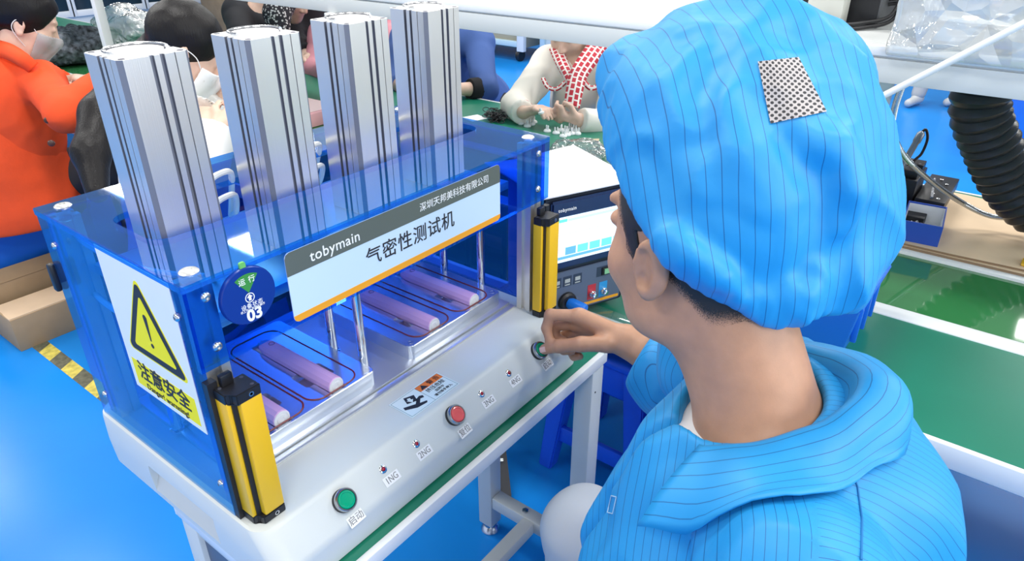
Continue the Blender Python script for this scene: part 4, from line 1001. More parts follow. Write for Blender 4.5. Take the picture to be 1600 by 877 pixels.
def worker(name_label, J, cloth, hair, skin_m, s=1.0, h=.006, hair_fn=None, sleeve_end=.93, extra_cloth=None, legs='seated', leg_m=None, mask=None, curl=.7):
    E_, NB_, RS, LS, RE, LE, RW, LW, HP = [A(J[k]) for k in ('E', 'NB', 'RS', 'LS', 'RE', 'LE', 'RW', 'LW', 'HP')]
    hf_ = nv(J['hf']); hr_ = nv(np.cross(hf_, (0, 0, 1))); hu_ = nv(np.cross(hr_, hf_)); fdir = nv(J['fd']); rdir = nv(np.cross(fdir, (0, 0, 1)))
    t = thing('person', name_label, 'person', (float(HP[0]), float(HP[1]), 0))
    allp = np.array([E_, NB_, RS, LS, RE, LE, RW, LW, HP])
    def bf(P):
        d = head_sdf(P, E_, hf_, hu_, hr_, s)
        d = smin(d, cap_(P, E_-hf_*.03*s-hu_*.05*s, NB_, .050*s, .054*s), .03*s)
        d = smin(d, cap_(P, RS, LS, .05*s, .05*s), .05); d = smin(d, cap_(P, NB_-A((0, 0, .12)), HP, .10*s, .11*s), .06)
        for sh, el, wr, ts, hk in ((RS, RE, RW, 1, 'RH'), (LS, LE, LW, -1, 'LH')):
            d = smin(d, chain_(P, (sh, el, wr), (.046*s, .038*s, .025*s), .02), .03)
            H_d = J.get(hk, wr-el); nr = J.get(hk+'n', A((0, 0, 1)))
            m = np.linalg.norm(P-wr, axis=1) < .24*s
            if m.any(): d[m] = smin(d[m], hand_g(P[m], wr, H_d, nr, -ts, s*.92, curl), .012)
        return d
    lo = allp.min(0)-.22; hi = allp.max(0)+.24
    bo = obj('body', sdf_mesh(bf, lo, hi, h), skin_m, t, smooth=180)
    Wv = waves(int(abs(E_[0])*977) % 997, 10, 18, 60)
    def cf(P):
        d = cap_(P, RS, LS, .068*s, .068*s)
        d = smin(d, ell_(P, (NB_*.62+HP*.38), A((.18, .125, .24))*s, (rdir, fdir, nv(NB_-HP))), .05)
        d = smin(d, cap_(P, NB_-A((0, 0, .16)), HP, .125*s, .17*s), .06)
        for sh, el, wr in ((RS, RE, RW), (LS, LE, LW)):
            en = el+(wr-el)*sleeve_end
            d = smin(d, chain_(P, (sh, el, en), (.066*s, .056*s, .046*s), .02), .025)
            ax = nv(wr-el); m = (((P-en) @ ax) > 0) & (np.linalg.norm(P-en, axis=1) < .12); d[m] = np.maximum(d[m], ((P-en) @ ax)[m])
        d = d-.007*wnoise(P, Wv)-.004*np.clip(1-np.abs(wnoise(P, WK3))*3, 0, 1)
        d = smax(d, -cap_(P, NB_+fdir*.02-A((0, 0, .02)), NB_+fdir*.05+A((0, 0, .2)), .060*s, .075*s), .01)
        return d
    ck = obj('clothing', sdf_mesh(cf, lo, hi, h), cloth, t, smooth=180)
    if hair_fn is not None: obj('hair', sdf_mesh(lambda P: hair_fn(P, E_, hf_, hu_, hr_, s), E_-.45, E_+.30, h), hair, t, smooth=180)
    if legs:
        lm = leg_m or mat('dark_trousers', (.02, .022, .03), .8)
        hips = [HP+rdir*q*.085*s for q in (1, -1)]; kn = [p+fdir*.38*s+A((0, 0, .02)) for p in hips] if legs == 'seated' else [p+A((0, 0, .47-p[2]))+fdir*.03*q for p, q in zip(hips, (1, -1))]
        an = [np.array((k_[0]+fdir[0]*.02, k_[1]+fdir[1]*.02, .09)) if legs == 'seated' else k_+A((0, 0, .09-k_[2]))+fdir*.10*q for k_, q in zip(kn, (1, -1))]
        def lf(P):
            d = cap_(P, hips[0], hips[1], .10*s, .10*s)
            for a, b, c in zip(hips, kn, an): d = smin(d, chain_(P, (a, b, c), (.088*s, .064*s, .050*s), .03), .03)
            return d
        al = np.array(hips+kn+an); obj('trousers', sdf_mesh(lf, al.min(0)-.13, al.max(0)+.13, .011), lm, t, smooth=180)
        for a in an:
            def sf_(P, a=a):
                d = cap_(P, a-fdir*.03-A((0, 0, .045)), a+fdir*.13-A((0, 0, .055)), .034, .030); d = smin(d, cap_(P, a, a-A((0, 0, .03)), .04, .04), .03); return np.maximum(d, .001-P[:, 2])
            obj('shoe', sdf_mesh(sf_, a-.2, a+.22, .007), J.get('shoe', mat('dark_shoe', (.03, .03, .035), .5)), t, smooth=180)
    return t, bo, ck, (E_, hf_, hu_, hr_)
def cap_hair(low=-.02, thick=.012, front=.055):
    Wh = waves(77, 12, 60, 200)
    def fn(P, E_, hf_, hu_, hr_, s):
        q = P-E_; f = q @ hf_; u = q @ hu_
        d = ell_(P, E_-hf_*.014*s+hu_*.047*s, A((.079, .098, .090))*s, (hr_, hf_, hu_))-thick*s-.003*wnoise(P, Wh)
        return np.maximum(d, np.maximum(f-(front+.45*np.maximum(u, -.02)), (low-u)+.9*np.maximum(0, f+.0)))
    return fn
def with_locks(fn, locks):
    def g(P, E_, hf_, hu_, hr_, s):
        d = fn(P, E_, hf_, hu_, hr_, s)
        for pts, rs in locks: d = smin(d, chain_(P, [A(p) for p in pts], rs, .02), .02)
        return d
    return g
def face_mask(t, frame_, m_, s=1.0):
    E_, hf_, hu_, hr_ = frame_
    def mf(P):
        q = P-E_; f = q @ hf_; u = q @ hu_; d = head_sdf(P, E_, hf_, hu_, hr_, s, ears=False)-.007
        d = smin(d, ell_(P, E_+hf_*.100*s-hu_*.035*s, A((.030, .022, .034))*s, (hr_, hf_, hu_)), .02)
        return np.maximum(np.maximum(d, -(head_sdf(P, E_, hf_, hu_, hr_, s, ears=False)-.002)), np.maximum(np.maximum(.045-f, u+.002), -(u+.105)))
    mo = obj('face_mask', sdf_mesh(mf, E_-.16, E_+.16, .0035), m_, t, smooth=180)
    for q in (-1, 1):
        b = BM(); tube(b, spline([E_+hf_*.050+hr_*q*.062-hu_*.012, E_+hf_*.02+hr_*q*.076+hu_*.012, E_-hf_*.02+hr_*q*.084+hu_*.014, E_-hf_*.026+hr_*q*.082-hu_*.02, E_+hf_*.02+hr_*q*.066-hu_*.06, E_+hf_*.048+hr_*q*.05-hu_*.075], 5), .0014, 6); obj('ear_loop', b, white, mo)
X = A((1, 0, 0)); Y = A((0, 1, 0))
# woman in orange coat on the near side of the line
E1 = apx(34, 36, 2.42); red = mat('orange_coat', (.86, .075, .008), .75, bump=.3, bscale=90, noise_amt=.05, nscale=20)
NB1 = E1+A((-.075, .01, -.125))
J1 = dict(E=E1, NB=NB1, hf=(.80, -.28, -.50), fd=(.93, -.2, 0), RS=NB1+A((.03, -.165, -.05)), LS=NB1+A((.0, .16, -.05)), RE=apx(102, 178, 2.26), LE=apx(78, 146, 2.58), RW=apx(160, 128, 2.36), LW=apx(98, 128, 2.50), HP=A((.53, 2.33, .46)), LH=apx(128, 122, 2.48)-apx(98, 128, 2.50), LHn=A(CU)-A(CF)*.4)
p1 = worker('woman in an orange-red coat and face mask bending over the bench', J1, red, hair_m, skin_pale, hair_fn=with_locks(cap_hair(-.045, .012, .05), [((E1-A((.10, -.01, -.02)), E1-A((.14, -.02, .03))), (.05, .04))]))
obj('coat_skirt', sdf_mesh(lambda P: smax(chain_(P, (A((.56, 2.30, .72)), A((.53, 2.30, .55)), A((.53, 2.28, .40))), (.17, .20, .215), .03)-.008*wnoise(P, WK1), .365-P[:, 2], .01), (.2, 1.9, .32), (.86, 2.66, .95), .007), red, p1[0], smooth=180)
for px, py in ((74, 188), (80, 224)):
    c = at(px, py, 1.93); 
    b = BM(); lathe(b, at(px, py, 2.215), (-.4, -1, 0.3), [(.010, -.02), (.010, .004), (.006, .006), (0, .006)], 14); obj('coat_button', b, mat('brown_button', (.06, .02, .015), .3), p1[2])
mask_m = acrylic('sheer_mask', (.80, .80, .80), .6, .45, (.72, .72, .74)); face_mask(p1[0], p1[3], mask_m)
# woman with long black hair beside her, seen past the nearest cylinder
E2 = apx(284, 82, 1.86); NB2 = E2+A((-.085, -.01, -.10))
cream = mat('white_blouse', (.80, .79, .76), .75, bump=.2, bscale=70)
J2 = dict(E=E2, NB=NB2, hf=(.72, -.30, -.62), fd=(.96, -.1, 0), RS=NB2+A((.03, -.15, -.06)), LS=NB2+A((.03, .15, -.06)), RE=apx(318, 262, 1.72), LE=apx(330, 190, 1.98), RW=apx(345, 196, 1.76), LW=apx(352, 150, 1.95), HP=A((.50, 1.05, .46)), RH=A(CU)*.7+A(CR)*.3+A(CF)*.4, RHn=-A(CF)+A(CR)*.2)
p2 = worker('woman with long glossy black hair and white sleeves bending over the bench', J2, cream, hair_m, skin_pale,
            s=.92, hair_fn=with_locks(cap_hair(-.05, .008, .048), [((apx(264, 80, 1.90), apx(215, 125, 1.84), apx(160, 180, 1.74), apx(142, 240, 1.68), apx(152, 300, 1.65)), (.070, .066, .050, .040, .026))]))
face_mask(p2[0], p2[3], mat('white_mask', (.82, .84, .85), .7))
# far side: woman in white blouse with a red and white scarf
E7 = apx(893, 46, 2.80); NB7 = apx(915, 100, 2.86)
ivory = mat('ivory_blouse', (.84, .80, .72), .7, bump=.15, bscale=60)
J7 = dict(E=E7, NB=NB7, hf=(-.86, -.10, -.50), fd=(-1, -.12, 0), RS=apx(858, 100, 2.90), LS=apx(968, 118, 2.80), RE=apx(806, 168, 2.80), LE=apx(950, 196, 2.68), RW=apx(818, 176, 2.68), LW=apx(905, 188, 2.62), HP=A((2.50, 1.0, .46)), RH=apx(850, 168, 2.62)-apx(818, 176, 2.68), RHn=A(CU)-A(CF)*.5, LH=apx(870, 178, 2.64)-apx(905, 188, 2.62), LHn=-A(CU)*.5-A(CF)*.6)
brown_hair = mat('brown_hair', (.10, .05, .025), .45, bump=.5, bscale=250, stretch=(1, 1, .12))
p7 = worker('woman in an ivory blouse with a red and white scarf holding a small part', J7, ivory, brown_hair, skin_pale, hair_fn=with_locks(cap_hair(-.05, .012, .048), [((E7+A((.03, -.075, 0)), NB7+A((.0, -.08, .02)), NB7+A((-.02, -.09, -.08))), (.03, .026, .016))]), curl=.9)
def scarf_mat():
    m = mat('red_white_scarf', (.8, .75, .72), .7); nt = m.node_tree; N = nt.nodes; L = nt.links
    tc = N.new('ShaderNodeTexCoord'); br = N.new('ShaderNodeTexBrick'); br.inputs['Color1'].default_value = (.50, .02, .04, 1); br.inputs['Color2'].default_value = (.50, .02, .04, 1); br.inputs['Mortar'].default_value = (.82, .78, .74, 1)
    br.inputs['Scale'].default_value = 1; br.inputs['Mortar Size'].default_value = .0032; br.inputs['Brick Width'].default_value = .026; br.inputs['Row Height'].default_value = .019
    uv = N.new('ShaderNodeUVMap'); uv.uv_map = 'uv'; L.new(uv.outputs[0], br.inputs[0]); L.new(br.outputs[0], N['Principled BSDF'].inputs['Base Color']); return m
scarf_m = scarf_mat()
def ribbon(name, pts, wid, m_, par, nrm_hint, thick=.006, curve=.010, n=6):
    P = spline(pts, n); b = BM(); uvl = b.loops.layers.uv.new('uv'); rows = []; acc = 0
    for i, p in enumerate(P):
        tg = (P[min(i+1, len(P)-1)]-P[max(i-1, 0)]).normalized(); nh = Vector(nrm_hint); sd = tg.cross(nh).normalized(); nn = sd.cross(tg)
        if i: acc += (p-P[i-1]).length
        w_ = wid(i/(len(P)-1)) if callable(wid) else wid
        rows.append(([b.verts.new(p+sd*w_*(j/4-.5)+nn*curve*(1-(j/2-1)**2)) for j in range(5)], acc, w_))
    for (a, ua, wa), (c, uc, wc) in zip(rows, rows[1:]):
        for j in range(4):
            f = b.faces.new((a[j], a[j+1], c[j+1], c[j]))
            for lp, uv in zip(f.loops, ((ua, wa*(j/4-.5)), (ua, wa*((j+1)/4-.5)), (uc, wc*((j+1)/4-.5)), (uc, wc*(j/4-.5)))): lp[uvl].uv = uv
    o = obj(name, b, m_, par); md = o.modifiers.new('thick', 'SOLIDIFY'); md.thickness = thick; return o
tow = -Vector(CF)
ribbon('coat_collar', [at(-14, 74, 2.38), at(12, 80, 2.32), at(34, 92, 2.30), at(52, 106, 2.32)], lambda t: .060-.015*t, red, p1[2], tow, .008, .014)
ribbon('scarf', [at(942, 62, 2.78), at(925, 85, 2.72), at(905, 115, 2.69), at(898, 140, 2.66), at(893, 168, 2.65)], lambda t: .075-.02*t, scarf_m, p7[0], tow)
ribbon('scarf', [at(868, 74, 2.82), at(878, 98, 2.74), at(888, 118, 2.70), at(896, 132, 2.67)], lambda t: .055-.015*t, scarf_m, p7[0], tow)
for pts in ([at(848, 122, 2.74), at(856, 136, 2.71), at(870, 139, 2.69), at(884, 128, 2.69)], [at(912, 128, 2.68), at(922, 138, 2.68), at(934, 136, 2.68)]): ribbon('collar_trim', pts, .016, scarf_m, p7[2], tow, .004, .003)
for w0, w1 in ((apx(905, 188, 2.62), J7['LE']), (apx(818, 176, 2.68), J7['RE'])):
    ax = nv(A(w1)-A(w0)); b = BM(); lathe(b, Vector(A(w0)+ax*.012), Vector(ax), [(.040, 0), (.046, .004), (.048, .05), (.046, .054)], 20); 
    me_ = bpy.data.meshes.new('cuff'); uvl = b.loops.layers.uv.new('uv')
    for f in b.faces:
        for lp in f.loops: q = A(lp.vert.co)-A(w0); lp[uvl].uv = (float(q @ ax), math.atan2(float(q @ A((0, 0, 1))), float(q @ np.cross(ax, (0, 0, 1))))*.045)
    b.to_mesh(me_); b.free(); obj('patterned_cuff', me_, scarf_m, p7[2])
b = BM(); lathe(b, Vector(apx(846, 178, 2.60)), (0, .3, 1), [(.011, 0), (.012, .006), (.006, .010), (.005, .020), (0, .021)], 14)
tag(obj('white_connector', b, white), 'small white connector held between the fingers of the ivory blouse woman', 'connector')
# worker in a blue uniform further along
E6 = apx(668, -6, 3.20); NB6 = apx(690, 48, 3.28); denim = mat('uniform_blue', (.045, .105, .33), .75, bump=.3, bscale=40)
J6 = dict(E=E6, NB=NB6, hf=(-.82, 0, -.56), fd=(-1, 0, 0), RS=apx(632, 62, 3.34), LS=apx(748, 66, 3.22), RE=apx(612, 130, 3.25), LE=apx(757, 140, 3.10), RW=apx(650, 140, 3.08), LW=apx(716, 139, 3.02), HP=A((2.55, 1.75, .46)), sc=1)
p6 = worker('worker in a blue uniform jacket with sleeves pushed up the forearms', J6, denim, hair_m, skin_pale, hair_fn=cap_hair(-.05, .012, .05), sleeve_end=.30)
c0 = A(J6['LE'])+(A(J6['LW'])-A(J6['LE']))*.22; ax = nv(A(J6['LW'])-A(J6['LE'])); b = BM(); lathe(b, Vector(c0), Vector(ax), [(.050, 0), (.052, .003), (.046, .045), (.043, .05)], 20); obj('black_cuff', b, mat('knit_black', (.015, .015, .018), .9), p6[2])
# worker with brown hair, head bowed
E5 = apx(556, -12, 3.50); NB5 = apx(556, 40, 3.66)
J5 = dict(E=E5, NB=NB5, hf=(-.6, -.05, -.80), fd=(-1, 0, 0), RS=apx(505, 55, 3.72), LS=apx(612, 62, 3.64), RE=apx(492, 112, 3.56), LE=apx(612, 120, 3.50), RW=apx(520, 112, 3.38), LW=apx(580, 120, 3.36), HP=A((2.66, 2.42, .46)))
p5 = worker('worker with straight brown hair bowing over the bench in a pink top', J5, mat('pink_top', (.72, .30, .36), .75), mat('dark_brown_hair', (.035, .022, .016), .45, bump=.6, bscale=250, stretch=(1, 1, .12)), skin_pale, hair_fn=with_locks(cap_hair(-.06, .016, .085), [((E5+A((0, .07, .02)), NB5+A((-.08, .09, -.03))), (.045, .03)), ((E5+A((0, -.07, .02)), NB5+A((-.08, -.09, -.03))), (.045, .03))]), s=1.08)
# person in a black coat and speckled scarf leaning in
E3 = apx(452, -14, 3.68); NB3 = apx(414, 4, 3.80)
J3 = dict(E=E3, NB=NB3, hf=tuple(A(CR)*.62-A(CU)*.62-A(CF)*.10), fd=(-1, -.3, 0), RS=apx(372, 20, 3.80), LS=apx(442, 36, 3.92), RE=apx(385, 72, 3.62), LE=apx(466, 76, 3.80), RW=apx(425, 84, 3.55), LW=apx(479, 86, 3.62), HP=A((2.62, 2.98, .52)))
p3 = worker('person in a black coat with a speckled grey scarf looking down at the bench', J3, mat('black_coat', (.016, .017, .024), .8, bump=.2, bscale=50), hair_m, skin_pale, hair_fn=cap_hair(-.05, .014, .05), s=1.2)
sp_m = mat('speckled_scarf', (.5, .5, .5), .9); nt = sp_m.node_tree; vo = nt.nodes.new('ShaderNodeTexVoronoi'); vo.inputs['Scale'].default_value = 75; cr_ = nt.nodes.new('ShaderNodeValToRGB'); cr_.color_ramp.elements[0].position = .30; cr_.color_ramp.elements[0].color = (.75, .75, .75, 1); cr_.color_ramp.elements[1].position = .42; cr_.color_ramp.elements[1].color = (.03, .03, .04, 1)
tcn = nt.nodes.new('ShaderNodeTexCoord'); nt.links.new(tcn.outputs['Object'], vo.inputs[0]); nt.links.new(vo.outputs['Distance'], cr_.inputs[0]); nt.links.new(cr_.outputs[0], nt.nodes['Principled BSDF'].inputs['Base Color'])
sc3 = lambda P: chain_(P, (apx(452, -8, 3.72), apx(438, 4, 3.58), apx(433, 22, 3.54), apx(440, 40, 3.54)), (.06, .074, .066, .045), .02)-.006*wnoise(P, WK2)
q_ = apx(438, 15, 3.58); obj('scarf', sdf_mesh(sc3, q_-.25, q_+.25, .006), sp_m, p3[0], smooth=180)
# somebody walking past far behind, only shoes and lower legs in view
J8 = dict(E=A((6.05, -.02, 1.50)), NB=A((6.10, -.02, 1.36)), hf=(-.95, .1, -.25), fd=(-.96, .25, 0), RS=A((6.1, .16, 1.30)), LS=A((6.1, -.2, 1.30)), RE=A((6.14, .2, 1.04)), LE=A((6.14, -.24, 1.04)), RW=A((6.02, .2, .84)), LW=A((6.02, -.24, .84)), HP=A((6.10, -.02, .86)), shoe=mat('grey_shoe', (.52, .54, .55), .6))
for k_ in ('E', 'NB', 'RS', 'LS', 'RE', 'LE', 'RW', 'LW', 'HP'): J8[k_] = J8[k_]+A((-.05, .10, 0))
p8 = worker('person in grey trousers and pale shoes walking behind the assembly bench', J8, mat('grey_jacket', (.30, .32, .35), .8), hair_m, skin_pale, hair_fn=cap_hair(), legs='standing', leg_m=mat('grey_trousers', (.45, .46, .46), .8), h=.009)
for c_, lb in ((A((.50, 1.05, 0)), 'round blue work stool under the long-haired woman'), (A((2.50, 1.0, 0)), 'round blue work stool under the ivory blouse woman'), (A((2.55, 1.75, 0)), 'round blue work stool under the worker in blue uniform'), (A((2.66, 2.42, 0)), 'round blue work stool under the brown-haired worker'), (A((2.62, 2.98, 0)), 'round blue work stool under the person in the black coat')):
    copy_tree(ST, None, Vector(c_)-Vector(SB), lb)
# ---------------------------------------------------------------- things on the bench beside the operator
card_shaded = mat('cardboard', (.40, .27, .15), .8, noise_amt=.10, nscale=9, bump=.1, bscale=60); card_l = mat('cardboard_pale', (.72, .54, .36), .8, noise_amt=.08, nscale=6); card_d = mat('cardboard_dark', (.26, .17, .10), .85)  # plain cardboard brown is darkened to carry the shadow on the box front
b = BM(); prism(b, [(1.530, -.18), (2.01, -.22), (2.015, -.52), (1.990, -.70), (2.03, -1.35), (1.545, -1.4), (1.530, -.86), (1.536, -.72)], Matrix.Translation((0, 0, ZT+.0035)), .006); cs = obj('cardboard_sheet', b, [card_l, card_d], smooth=0)
for p in cs.data.polygons: p.material_index = 0 if abs(p.normal.z) > .5 else 1
tag(cs, 'flattened tan cardboard sheet lying along the far side of the bench', 'cardboard')
b = BM(); prism(b, [(1.534, -.30), (1.700, -.33), (1.712, -.50), (1.668, -.66), (1.66, -.78), (1.68, -1.3), (1.550, -1.3), (1.553, -.74), (1.540, -.55)], Matrix.Translation((0, 0, ZT+.0098)), .005); cs2 = obj('cardboard_strip', b, [card_l, card_d], smooth=0)
for p in cs2.data.polygons: p.material_index = 0 if abs(p.normal.z) > .5 else 1
tag(cs2, 'torn cardboard strip on top of the flattened sheet under the blue box', 'cardboard')
b = BM(); box(b, (1.565, -.735, ZT+.0149), (1.605, -.69, ZT+.0219), .003); tag(obj('tape_roll_end', b, mat('amber_tape', (.75, .45, .03), .3)), 'small amber piece of tape on the cardboard strip', 'tape')
# little blue box of metal parts
zb0 = ZT+.0149; q0, q1, q2, q3 = [Vector((*on(px, py, 'z', zb0).xy, 0)) for px, py in ((1402, 375), (1459, 385), (1459, 385), (1402, 375))]
ex = (q1-q0); L1 = .088; ex = Vector((.10, -1, 0)).normalized(); ey = Vector((1, .10, 0)).normalized(); o0 = Vector((*on(1402, 374, 'z', zb0).xy, 0)); L2 = .150; HB = .052
bb_m = mat('blue_cardboard', (.018, .075, .44), .5); M_ = plane_m((o0.x, o0.y, zb0), ey, -ex) if False else Matrix(((ey.x, -ex.x, 0, o0.x), (ey.y, -ex.y, 0, o0.y), (0, 0, 1, zb0), (0, 0, 0, 1)))
bxt = thing('parts_box', 'small open blue cardboard box of loose metal parts', 'box', (o0.x+.07, o0.y-.04, zb0))
def lbox(lo, hi): b = BM(); box(b, lo, hi, M=M_); return b
obj('bottom', lbox((0, -L1, 0), (L2, 0, .002)), bb_m, bxt)
for lo, hi in (((0, -L1, .002), (.003, 0, HB)), ((L2-.003, -L1, .002), (L2, 0, HB)), ((.003, -L1, .002), (L2-.003, -L1+.003, HB)), ((.003, -.003, .002), (L2-.003, 0, HB))): obj('wall', lbox(lo, hi), bb_m, bxt)
for lo, hi in (((.0031, -L1+.004, .002), (.0045, -.004, HB-.004)), ((L2-.0045, -L1+.004, .002), (L2-.0031, -.004, HB-.004)), ((.0046, -L1+.0031, .002), (L2-.0046, -L1+.0045, HB-.004)), ((.0046, -.0045, .002), (L2-.0046, -.0031, HB-.004)), ((.004, -L1+.004, .002), (L2-.004, -.004, .004))): obj('lining', lbox(lo, hi), mat('lining_white', (.72, .74, .78), .7), bxt)
rs_ = random.Random(5)
for k in range(9):
    p = M_ @ Vector((.040+rs_.random()*.05, -.022-rs_.random()*.04, .010+.004*(k % 3))); b = BM(); a = Vector((rs_.uniform(-1, 1), rs_.uniform(-1, 1), rs_.uniform(-.2, .6)))
    lathe(b, p, a, [(.003, -.009), (.003, .004), (.0065, .0045), (.0065, .008), (0, .009)], 6)
    tag(obj('metal_bolt', b, steel if k % 4 else black), 'loose metal bolt lying in the small blue box', 'bolt', 'bolts in the blue box')
# black jig block
jb = thing('jig_block', 'black machined jig block standing on the cardboard beside the blue box', 'jig', (1.80, -.37, ZT+.0096))
def jbx(name, lo, hi, m_=black_metal, par=jb, bev=.002): return obj(name, bx((lo[0], lo[1]-.022, lo[2]), (hi[0], hi[1]-.022, hi[2]), bev), m_, par)
zj = ZT+.0096
jbx('base', (1.66, -.445, zj), (1.93, -.30, zj+.032)); rl = jbx('rail', (1.72, -.475, zj+.032), (1.95, -.405, zj+.062)); hd = jbx('head', (1.72, -.400, zj+.032), (1.86, -.30, zj+.105)); jbx('jaw', (1.735, -.395, zj+.105), (1.775, -.305, zj+.125)); jbx('jaw', (1.80, -.395, zj+.105), (1.85, -.305, zj+.125))
for k in range(4):
    b = BM(); lathe(b, (1.81+.012*(k % 2)*2, -.407+.02*k, zj+.125), (0, 0, 1), [(.004, 0), (.004, .0006), (.002, .0006)], 10); obj('socket_screw', b, dark_slot, hd)
for k in range(6):
    b = BM(); lathe(b, (1.74+.033*k, -.477+.018*(k % 2), zj+.062), (0, 0, 1), [(.005, 0), (.005, .003), (.003, .004)], 8); obj('rail_screw', b, steel, rl)
b = BM(); tube(b, [(1.90, -.442, zj+.0635), (1.74, -.462, zj+.0635)], .004, 8); obj('guide_pin', b, steel, rl)
# probe pen clamped in the jig with its cable
b = BM(); pa = on(1405, 268, 'x', 1.745); pb_ = on(1441, 206, 'x', 1.80); d = (pb_-pa)
pen = thing('probe_pen', 'grey probe pen with a looped black cable stuck in the jig', 'probe', pa)
lathe(b, pa, d, [(.004, -.02), (.008, 0), (.008, d.length*.72), (.010, d.length*.75), (.010, d.length*.95), (.006, d.length)], 14); obj('barrel', b, mat('probe_grey', (.22, .25, .29), .35, .5), pen)
b = BM(); tube(b, spline([pb_, on(1447, 203, 'x', 1.80), on(1449, 218, 'x', 1.80), on(1440, 240, 'x', 1.79), on(1428, 252, 'x', 1.78), on(1415, 275, 'x', 1.77)], 6), .0035, 8); obj('cable', b, black, pen)
# flexible metal gooseneck from under the shelf
gp_ = spline([on(1412, 128, 'x', 1.36), on(1398, 170, 'x', 1.40), on(1395, 205, 'x', 1.45), on(1412, 243, 'x', 1.52), on(1450, 280, 'x', 1.60), on(1500, 315, 'x', 1.70), on(1545, 337, 'x', 1.76), on(1590, 342, 'x', 1.78)], 40)
gp_[0].z = 1.0995
b = BM(); tube(b, gp_, [.0060+(.0011 if i % 2 else 0) for i in range(len(gp_))], 10); tag(obj('gooseneck_conduit', b, mat('gooseneck_steel', (.62, .66, .68), .25, .9)), 'thin flexible steel conduit curving down from the shelf to the cardboard', 'conduit')
# black corrugated exhaust hose
_h = on(1531, 160, 'x', 1.625); hp = spline([_h+V(0, 0, .14), _h, on(1548, 225, 'x', 1.66), on(1580, 290, 'x', 1.70), on(1630, 334, 'x', 1.74), on(1700, 350, 'x', 1.76)], 12)
hp[0].z = 1.099; hp_len = [0]
for a, c in zip(hp, hp[1:]): hp_len.append(hp_len[-1]+(c-a).length)
dense = []; nR = 24
for k in range(nR*4+1):
    s = hp_len[-1]*k/(nR*4); i = max(j for j in range(len(hp_len)) if hp_len[j] <= s+1e-9); i = min(i, len(hp)-2); f = (s-hp_len[i])/(hp_len[i+1]-hp_len[i]); dense.append(hp[i].lerp(hp[i+1], f))
b = BM(); tube(b, dense, [.054+(0, .006, .009, .006)[k % 4] for k in range(len(dense))], 28); hz = obj('exhaust_hose', b, mat('hose_black', (.022, .024, .027), .33), smooth=35); tag(hz, 'thick black corrugated exhaust hose hanging down from the shelf', 'hose')
# white rod leaning across the shelf edge
b = BM(); ra, rb = on(1290, 196, 'x', 1.166), on(1660, 6, 'x', 1.166); tube(b, [ra, rb], .0062, 12)
rd_ = thing('white_conduit', 'thin white conduit rising along the front of the shelf', 'conduit', ra); obj('pipe', b, white, rd_)
for f in (.06, .97):
    p = ra.lerp(rb, f); b = BM(); box(b, (p.x-.004, p.y-.012, p.z-.012), (1.1915, p.y+.012, p.z+.012), .002); obj('clip', b, white, rd_)
# on the shelf: power supply with cable, black units, clear wrap
ps = thing('power_supply', 'black desktop power supply with a coiled cable on the shelf', 'power supply', (1.52, -.30, 1.1455))
def shelfbox(px, py, w, d, h, bev=.003): c = on(px, py, 'z', 1.1455); return bx((c.x, c.y-w, 1.1455), (c.x+d, c.y, 1.1455+h), bev)
obj('case', bx((1.50, -.285, 1.1455), (1.70, -.195, 1.235), .004), mat('supply_grey', (.10, .105, .115), .45), ps)
obj('face', bx((1.498, -.280, 1.152), (1.5005, -.20, 1.228)), black, ps)
cbp = spline([(1.56, -.286, 1.19), (1.57, -.315, 1.20), (1.60, -.325, 1.235), (1.58, -.31, 1.262), (1.545, -.318, 1.22), (1.51, -.31, 1.165), (1.46, -.265, 1.151), (1.405, -.225, 1.151), (1.39, -.16, 1.151)], 8)
for dz in (0, .009): b = BM(); tube(b, [p+V(0, dz*.6, dz) for p in cbp], .0042, 8); obj('cable', b, black, ps)
for c0_, c1_, lb in (((1.52, -.13, 1.1455), (1.68, .02, 1.30), 'black controller unit behind the beige shelf upright'), ((1.70, -.325, 1.1455), (1.80, -.272, 1.30), 'black vented controller beside the clear plastic wrap')):
    u_ = thing('controller_unit', lb, 'controller', ((c0_[0]+c1_[0])/2, (c0_[1]+c1_[1])/2, 1.1455)); obj('case', bx(c0_, c1_, .003), black, u_)
    for k in range(5): obj('vent', bx((c0_[0]-.001, c0_[1]+.012, c0_[2]+.02+k*.016), (c0_[0]+.001, c0_[1]+.04, c0_[2]+.026+k*.016)), dark_slot, u_)
    b = BM(); lathe(b, (c0_[0], c1_[1]-.02, c0_[2]+.03), (-1, 0, 0), [(.008, 0), (.008, .008), (.005, .010)], 14); obj('plug', b, steel, u_)
tag(obj('white_carton', bx((1.735, -.268, 1.1455), (1.80, -.19, 1.36), .002), white), 'white carton standing on the shelf behind the power supply', 'carton')
Ww = waves(91, 12, 25, 60); Ww2 = waves(92, 12, 90, 220)
def wrap_f(P):
    q = P-A((1.45, -.86, 1.23)); d = np.maximum(np.maximum(np.abs(q[:, 0])-.255, np.abs(q[:, 1])-.475), np.abs(q[:, 2])-.08); d = smax(d, -(P[:, 2]-1.1462), .004)
    return np.maximum(d-.012*wnoise(P, Ww)-.005*np.abs(wnoise(P, Ww2))-.012, 1.1462-P[:, 2])
wr_ = obj('bubble_wrap', sdf_mesh(wrap_f, (1.14, -1.40, 1.13), (1.78, -.33, 1.40), .009), acrylic('clear_film', (.90, .93, .93), 4.0, .5, (.92, .95, .95), 16), smooth=180); tag(wr_, 'crumpled clear plastic wrap bundle lying on the overhead shelf', 'plastic wrap')
tag(obj('blue_tray', bx((1.34, -1.15, 1.150), (1.62, -.58, 1.22), .01), mat('tray_blue_pale', (.62, .72, .70), .6)), 'pale tray of goods inside the clear plastic wrap', 'tray')
